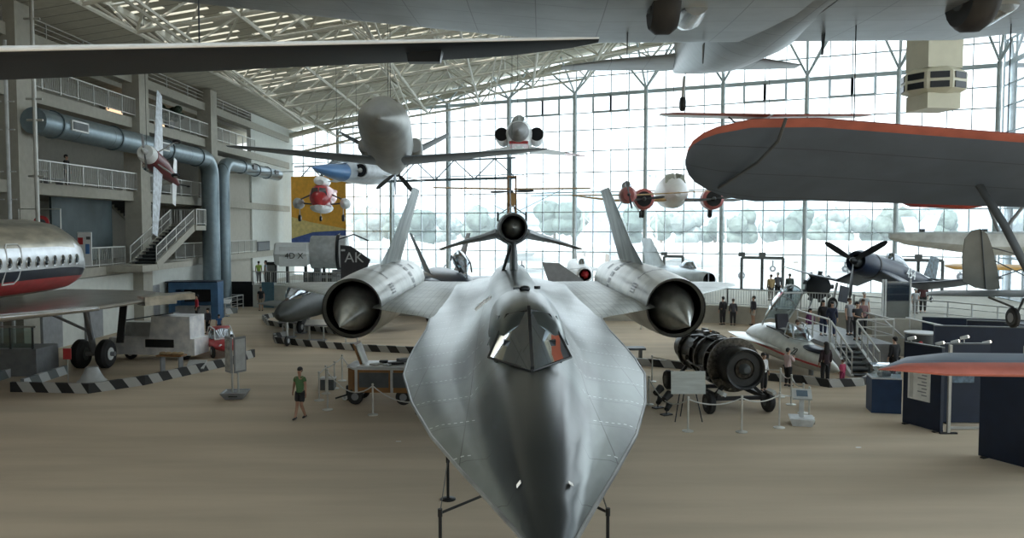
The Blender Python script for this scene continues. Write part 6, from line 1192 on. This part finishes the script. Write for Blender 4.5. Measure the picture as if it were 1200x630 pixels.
for px, py, Y, lb in ((1068, 397, 24.75, 'lit clip-on spotlight over the left end of the navy booth'), (1101, 403, 24.1, 'pale clip-on spotlight above the text poster, left of its pair'), (1119, 401, 24.85, 'pale clip-on spotlight above the text poster, right of its pair'), (1156, 402, 24.85, 'lit clip-on spotlight with warm bulb over the right booth'), (1130, 396, 24.85, 'lit clip-on spotlight farther back over the booths')):
    p = P(px, py, Y); t = thing('clip_spotlight', lb, 'lamp', p); MB().cyl((-.12, 0, 0), (.08, -.05, .05), .045, .06).build('lamp_shade', lgrey, t); MB().ell((.08, -.05, .05), (.04, .045, .045), 10, 8).build('bulb', whb, t); MB().cyl((0, 0, -.04), (0, .0, -(p.z - 2.42)), .015, n=6).build('clip_arm', railm, t)
t = thing('display_pedestal', 'navy display pedestal with a glass case top at the stair side', 'pedestal', G(1035, 481), (0, 0, -.2)); MB().box((0, 0, .55), (.9, .8, 1.1)).build('pedestal_body', mat('pedestal_blue', (.01, .035, .09), .5), t, False); MB().box((0, 0, 1.32), (.84, .74, .42)).build('glass_case', glass('case_glass', (.75, .8, .82), .12), t, False); MB().box((0, 0, 1.13), (.92, .82, .04)).build('case_rim', lgrey, t, False); MB().box((0, 0, 1.22), (.4, .1, .12)).build('model_inside', greym, t, False)
t = thing('drum_cabinet', 'dark grey drum cabinet with pale top beside the beige ramp wall', 'cabinet', (17.2, 33.9, 0)); MB().lathe([(.62, 0), (.62, 1.55)], n=24).build('drum', darkgrey, t); MB().lathe([(.66, 1.55), (.66, 1.6)], n=24).build('top', lgrey, t)
for k, (x, z, m) in enumerate(((-.3, 1.2, red), (-.4, .8, goldy), (-.2, .5, red), (-.35, 1.0, lgrey))): MB().ell((x, -.58, z), (.1, .06, .1), 10, 6).build('sticker_knob', m, t)
t = thing('floor_tape', 'small white label lying on the carpet in the right foreground', 'label', G(1006, 524) + V((0, 0, .004))); MB().box((0, 0, 0), (.14, .06, .006)).build('label_sheet', white, t, False)
t = thing('floor_tape', 'small white label lying on the carpet in front of the tool cart', 'label', G(467, 517) + V((0, 0, .004))); MB().box((0, 0, 0), (.14, .05, .006)).build('label_sheet', white, t, False)
# bench with things and floor boxes between kerb and right engine
t = thing('display_bench', 'dark display bench behind the right engine by the striped kerb', 'bench', V((4.9, 37, 0))); MB().box((0, 0, .45), (2.4, .7, .1)).build('bench_top', darkgrey, t, False)
for x in (-1, 1): MB().box((x, 0, .2), (.1, .5, .4)).build('leg', darkgrey, t, False)
# ------------------------------------------------------------------ people
def skin(name, pts, edges, m, parent, sub=1):
    "one continuous surface grown over a skeleton: pts = {key: (x, y, z, radius[, radius y])}"
    ks = list(pts); ix = {k: i for i, k in enumerate(ks)}; me = bpy.data.meshes.new(name)
    me.from_pydata([pts[k][:3] for k in ks], [(ix[a], ix[b]) for a, b in edges], []); o = bpy.data.objects.new(name, me); C.objects.link(o); o.parent = parent
    sk = o.modifiers.new('skin', 'SKIN'); sk.use_smooth_shade = True; sk.branch_smoothing = .4
    d = me.skin_vertices[0].data
    for k in ks: q = [*pts[k]]; q[3] *= 1.16; q[4:] = [v * 1.16 for v in q[4:]]; d[ix[k]].radius = (q[3], q[4] if len(q) > 4 else q[3]); d[ix[k]].use_root = False
    d[0].use_root = True
    sb = o.modifiers.new('subdivision', 'SUBSURF'); sb.levels = sub; sb.render_levels = sub
    me.materials.append(m); return o
SK = {'light': mat('skin_light', (.50, .31, .22), .6), 'tan': mat('skin_tan', (.36, .20, .13), .6)}
HR = {'black': mat('hair_black', (.012, .010, .009), .6), 'brown': mat('hair_brown', (.07, .04, .025), .6), 'grey': mat('hair_grey', (.42, .41, .39), .7), 'white': mat('cap_white', (.6, .6, .58), .7)}
def cloth(c): return mat('cloth_%02d_%02d_%02d' % tuple(int(x * 99) for x in c), c, .85, var=.08)
shoe = mat('shoe_dark', (.03, .03, .03), .6)
def person(label, p, face, h=1.7, top=(.05, .05, .06), bottom=(.03, .03, .04), hair='black', tone='light', pose='stand', shorts=False, sleeves=False, long_hair=False, build=1.0, group=None, shoes=None, lean=0, bag=None, cap=False):
    "face: heading angle of the gaze in degrees, 0 = toward the window (+y), 180 = toward the camera"
    k = h / 1.75; t = thing('person', label, 'person', p, (0, 0, math.radians(face))); t.scale = (k, k, k)
    b = build; hs = 1.0 if h > 1.45 else 1.14; S = {}
    L = {'pel': (0, 0, .95, .135 * b, .10 * b), 'wai': (0, 0, 1.08, .12 * b, .09 * b), 'che': (0, 0 + lean * .1, 1.28, .15 * b, .11 * b), 'nkb': (0, lean * .16, 1.44, .065), 'nec': (0, .01 + lean * .2, 1.50, .05), 'jaw': (0, .025 + lean * .24, 1.585, .062 * hs, .07 * hs), 'skl': (0, .0 + lean * .24, 1.665, .074 * hs, .088 * hs), 'top': (0, -.005 + lean * .24, 1.715, .05 * hs, .06 * hs), 'nos': (0, .108 + lean * .24, 1.615, .011)}
    E = [('pel', 'wai'), ('wai', 'che'), ('che', 'nkb'), ('nkb', 'nec'), ('nec', 'jaw'), ('jaw', 'skl'), ('skl', 'top'), ('jaw', 'nos')]
    arms = {'stand': ((.22, -.02, 1.15), (.24, .06, .90)), 'walk': ((.23, -.05, 1.15), (.25, .05, .90)), 'camera': ((.22, .10, 1.16), (.07, .30, 1.30)), 'hold': ((.22, .04, 1.13), (.10, .24, 1.10)), 'hips': ((.34, -.06, 1.16), (.18, .04, 1.0)), 'sit': ((.22, .08, 1.15), (.16, .28, 1.05)), 'point': ((.22, -.02, 1.15), (.24, .06, .90)), 'lean': ((.24, .14, 1.20), (.18, .36, 1.18))}[pose]
    legs = {'walk': ((.13, -.16), (-.02, .18))}.get(pose, ((0.02, 0), (0.0, .03)))
    for s, sd in ((-1, 'l'), (1, 'r')):
        el, wr = V(arms[0]), V(arms[1])
        if pose == 'walk': el = V((.24, -.10 * s, 1.15)); wr = V((.29, .05 - .16 * s, .93))
        if pose == 'point' and s > 0: el = V((.30, .16, 1.28)); wr = V((.26, .42, 1.34))
        sh = V((.175 * b, lean * .12, 1.405)); pa = wr + (wr - el).normalized() * .075; wr.x *= 1; d = (wr - el).normalized()
        for kk, q, r in (('sh', sh, .058), ('el', el, .04), ('wr', wr, .026), ('pa', pa, .036)): L[kk + sd] = (q.x * s, q.y, q.z, r * (b if kk == 'sh' else 1), (r if kk != 'pa' else .018))
        E += [('che', 'sh' + sd), ('sh' + sd, 'el' + sd), ('el' + sd, 'wr' + sd), ('wr' + sd, 'pa' + sd)]
        # fingers and thumb
        fw = V((0, 1, 0)) - d * d.y; fw = fw.normalized() if fw.length > .2 else V((1, 0, 0)); sx = V((1, 0, 0)) - d * d.x; sx = sx.normalized()
        for f in range(4):
            o_ = fw * ((f - 1.5) * .02); ln = (.062, .072, .068, .052)[f]; a = pa + d * .035 + o_; a2 = a + d * ln * .5 - sx * .008; a3 = a + d * ln - sx * .024
            for j, q in enumerate((a, a2, a3)): L['f%d%d%s' % (f, j, sd)] = (q.x * s, q.y, q.z, .0095 if j < 2 else .007)
            E += [('pa' + sd, 'f%d0%s' % (f, sd)), ('f%d0%s' % (f, sd), 'f%d1%s' % (f, sd)), ('f%d1%s' % (f, sd), 'f%d2%s' % (f, sd))]
        a = wr + d * .03 + fw * .03; a2 = a + d * .04 + fw * .022
        L['t0' + sd] = (a.x * s, a.y, a.z, .011); L['t1' + sd] = (a2.x * s, a2.y, a2.z, .009); E += [('wr' + sd, 't0' + sd), ('t0' + sd, 't1' + sd)]
        if pose == 'sit':
            hp = (.09 * s, .02, .93, .085 * b); kn = (.12 * s, .42, .95, .058); an = (.12 * s, .50, .55, .04); to = (.12 * s, .62, .5, .034)
        else:
            ky, ay = legs[0 if s < 0 else 1]; hp = (.092 * s, 0, .88, .088 * b); kn = (.10 * s, ky + .02, .50, .056); an = (.105 * s, ay, .085, .037); to = (.115 * s, ay + .13, .03, .03)
        for kk, q in (('hi', hp), ('kn', kn), ('an', an), ('to', to)): L[kk + sd] = q
        c_ = V(kn[:3]).lerp(V(an[:3]), .3); L['ca' + sd] = (c_.x, c_.y - .015, c_.z, .05)
        E += [('pel', 'hi' + sd), ('hi' + sd, 'kn' + sd), ('kn' + sd, 'ca' + sd), ('ca' + sd, 'an' + sd), ('an' + sd, 'to' + sd)]
        e_ = (.082 * hs * s, -.0 + lean * .24, 1.635, .014); L['ea' + sd] = e_; E += [('skl', 'ea' + sd)]
    skin('body', L, E, SK[tone], t)
    g = lambda kk, r, r2=None: (*L[kk][:3], r, r2 or r)
    mid = lambda a, b_, f, r: (*V(L[a][:3]).lerp(V(L[b_][:3]), f), r, r)
    Sh = {'hem': (0, 0, .80, .155 * b, .12 * b), 'pel': (0, 0, .90, .155 * b, .12 * b), 'wai': (0, 0, 1.08, .142 * b, .11 * b), 'che': g('che', .168 * b, .128 * b), 'nkb': (*V(L['nkb'][:3]), .075, .075)}; Es = [('hem', 'pel'), ('pel', 'wai'), ('wai', 'che'), ('che', 'nkb')]
    for sd in 'lr':
        Sh['sh' + sd] = g('sh' + sd, .073 * b)
        if sleeves: Sh['el' + sd] = g('el' + sd, .055); Sh['wr' + sd] = mid('el' + sd, 'wr' + sd, .88, .042); Es += [('che', 'sh' + sd), ('sh' + sd, 'el' + sd), ('el' + sd, 'wr' + sd)]
        else: Sh['el' + sd] = mid('sh' + sd, 'el' + sd, .62, .062); Es += [('che', 'sh' + sd), ('sh' + sd, 'el' + sd)]
    skin('shirt', Sh, Es, cloth(top), t)
    Tr = {'pel': (0, 0, 1.0, .135 * b, .11 * b)}; Et = []
    for sd in 'lr':
        Tr['hi' + sd] = g('hi' + sd, .105 * b); Et += [('pel', 'hi' + sd), ('hi' + sd, 'kn' + sd)]
        if shorts: Tr['kn' + sd] = mid('hi' + sd, 'kn' + sd, .85, .095)
        else: Tr['kn' + sd] = g('kn' + sd, .075); Tr['an' + sd] = mid('kn' + sd, 'an' + sd, .92, .058); Et += [('kn' + sd, 'an' + sd)]
        sgn = -1 if sd == 'l' else 1; a = L['an' + sd]
        mb = MB(); mb.fus([(.19, 0, .03, .02), (.13, 0, .045, .03), (.02, .01, .042, .05, .035), (-.05, .01, .04, .06, .035), (-.09, 0, .03, .04, .03)], 12)
        o = mb.build('shoe', shoes or shoe, t); o.location = (a[0], a[1], a[2] - .045); o.rotation_euler.z = PI / 2
        MB().ell((sgn * .032 * hs, .088 + lean * .24, 1.645), (.011, .008, .008), 8, 6).build('eye', black, t)
    skin('trousers' if not shorts else 'shorts', Tr, Et, cloth(bottom), t)
    MB().box((0, .094 + lean * .24, 1.578), (.045, .012, .010)).build('mouth', mat('lips', (.35, .12, .10), .6), t)
    c_ = V((0, -.022 + lean * .24, 1.685)); mb = MB(); rr = []
    if cap: mb.ell(c_ + V((0, .01, .02)), (.105 * hs, .125 * hs, .07), 18, 8); mb.box(c_ + V((0, .13, .0)), (.14, .1, .015))
    else:
        mb.ell(c_, (.093 * hs, .108 * hs, .085 * hs), 18, 10)
        if long_hair: mb.loft([[c_ + V((w_ * math.cos(2 * PI * i / 14), y + dd * math.sin(2 * PI * i / 14), z)) for i in range(14)] for z, w_, dd, y in ((.02, .09, .08, -.03), (-.08, .105, .06, -.05), (-.2, .12, .05, -.055), (-.34, .11, .045, -.07), (-.42, .06, .03, -.07))])
        else: mb.ell(c_ + V((0, -.03, -.05)), (.085 * hs, .075 * hs, .07 * hs), 14, 8)
    mb.build('hair' if not cap else 'cap', HR[hair], t)
    if bag: MB().box((0, -.19, 1.2), (.28, .14, .36)).tube([(-.12, -.1, 1.38), (-.12, .12, 1.36), (-.12, .1, 1.1)], .02, 6).tube([(.12, -.1, 1.38), (.12, .12, 1.36), (.12, .1, 1.1)], .02, 6).build('backpack', cloth(bag), t)
    return t
blk = (.02, .02, .022)
person('boy in green shirt and black shorts walking toward the camera on open carpet', G(352, 490), 172, 1.62, (.08, .17, .07), blk, pose='walk', shorts=True, build=.86, tone='tan')
person('man in black shirt and khaki shorts standing at the white platform front', G(306, 364), 190, 1.72, blk, (.30, .26, .2), shorts=True, bag=blk)
person('small person in blue shirt standing behind the red flying car', G(257, 392.5), 200, 1.15, (.04, .12, .32), blk)
person('dark-haired person just behind the roof of the red flying car', G(244, 391), 150, 1.45, (.05, .05, .07), blk, sleeves=True)
person('person in red jacket beside the blue kiosk', P(231, 370, 52.5) * 0 + V((P(231, 370, 51.6).x, 51.6, 0)), 120, 1.7, (.42, .03, .05), blk, sleeves=True)
def at(px, Y, z=0): return V((P(px, 300, Y).x, Y, z))
person('person in lime green shirt standing on the back platform', at(303, 62.0, 1.7), 20, 1.7, (.45, .62, .12), blk)
person('man in grey shirt beside the lime green shirt on the back platform', at(311, 61.5, 1.7), 100, 1.78, (.25, .30, .36), blk)
person('dark figure standing on the middle gallery level behind its railing', V((-23.4, 42.8, 8.1 - .0)), -90, 1.7, blk, blk, sleeves=True)
t = thing('bench', 'grey bench behind the railing of the middle gallery level', 'bench', (-24.4, 43.2, 8.1)); MB().box((0, 0, .45), (.5, 1.6, .06)).build('seat', greym, t, False)
for y in (-.7, .7): MB().box((0, y, .21), (.4, .06, .42)).build('leg', greym, t, False)
for y, lb in ((39.3, 'white cafe table on the middle gallery level, nearer one'), (40.9, 'white cafe table on the middle gallery level, farther one')):
    t = thing('cafe_table', lb, 'table', (-23.6, y, 8.1)); MB().lathe([(.4, .72), (.4, .75)], n=20).build('table_top', white, t); MB().cyl((0, 0, 0), (0, 0, .72), .04).build('leg', railm, t)
t = thing('potted_plant', 'dark bushy plant behind the railing of the top gallery level', 'plant', (-23.4, 55.8, 12.45)); mb = MB(); rnd = random.Random(5)
for k in range(16): mb.ell((rnd.uniform(-.5, .5), rnd.uniform(-.9, .9), rnd.uniform(1.0, 1.7)), (.3, .3, .25), 8, 6)
mb.build('foliage', mat('plant_dark', (.03, .05, .03), .9), t); MB().lathe([(.25, 0), (.35, .7)], n=14).build('pot', greym, t)
# terrace by the window
person('person in tan coat looking out at the window doors', at(904, 54, TZ), 10, 1.75, (.38, .27, .13), (.12, .10, .08), sleeves=True, build=1.1, hair='brown')
person('tall person in dark jacket beside the tan coat at the window', at(912, 54.6, TZ), 5, 1.86, (.10, .10, .11), blk, sleeves=True, hair='grey')
person('person in dark green coat standing alone at the window', at(926, 54, TZ), -5, 1.8, (.06, .08, .07), blk, sleeves=True, build=1.12)
# on the floor before the terrace wall
person('person in black clothes beyond the right engine, left of a pair', at(848, 49.6), 20, 1.75, blk, blk, sleeves=True)
person('person in dark grey clothes beyond the right engine, right of a pair', at(860, 49.2), -10, 1.65, (.05, .05, .06), blk, sleeves=True, hair='brown')
person('man in dark shirt and pale shorts standing before the terrace wall', at(884, 49.4), 100, 1.8, (.045, .05, .06), (.45, .43, .38), shorts=True, sleeves=True)
person('woman in purple top standing left of the viewing platform', at(951, 43), 190, 1.68, (.14, .04, .12), blk, sleeves=True, long_hair=True)
person('woman with long dark hair in black jacket on the viewing platform, left of two', at(966, 37.2, vz), 185, 1.65, blk, (.03, .04, .08), sleeves=True, long_hair=True)
person('woman in dark blue top on the viewing platform, right of two', at(976.5, 36.8, vz), 170, 1.62, (.02, .025, .05), (.03, .04, .09), sleeves=True, long_hair=True)
person('man in grey shirt standing on the viewing platform behind the stair head', at(997, 37.3, vz), 200, 1.74, (.27, .27, .28), (.10, .09, .09), hair='brown')
person('man in black holding a camera at the top of the dark stairs', at(1006, 35.6, vz), 195, 1.72, blk, blk, pose='hold', build=1.1)
person('woman in plaid grey shirt behind the man in black on the platform', at(1013, 37.6, vz), 180, 1.66, (.22, .12, .12), blk, hair='brown', sleeves=True)
person('older person in white cap behind the others on the platform', at(1014, 40.5, vz), 170, 1.75, (.36, .38, .38), (.2, .2, .2), hair='white', cap=True)
person('man with white cap and pale shirt by the terrace railing', at(1074, 45.8, TZ), 175, 1.42, (.42, .44, .46), (.3, .3, .3), hair='white', cap=True)
person('man in dark maroon shirt standing before the navy fighter wing', at(1083, 46.2, TZ), 150, 1.78, (.12, .05, .05), (.05, .05, .05), sleeves=True, hair='brown')
sp1 = person('visitor in grey shirt leaning into the open white cockpit', V((12.45, 35.5, .35)), 200, 1.6, (.30, .30, .31), blk, pose='lean', lean=.8, hair='brown')
# in front of the cockpit section
person('child in white shirt and black trousers behind the turbojet engine', at(897, 29.4), 210, 1.42, (.66, .66, .66), blk, sleeves=True)
person('girl in pale pink jacket taking a photo by the striped kerb', G(923, 452.5), -60, 1.46, (.58, .44, .44), blk, pose='camera', sleeves=True)
person('woman with long black hair and black clothes standing by the white nose tip', G(967, 452), 10, 1.68, (.035, .02, .025), blk, sleeves=True, long_hair=True, tone='tan')
person('toddler in bright pink clothes beside the woman with long black hair', G(987, 451), 20, .98, (.45, .06, .13), (.35, .05, .12), sleeves=True, hair='brown')
person('person in black standing behind the navy pedestal at the ramp wall', at(1051, 31.6), 20, 1.72, blk, blk, sleeves=True, build=1.1)
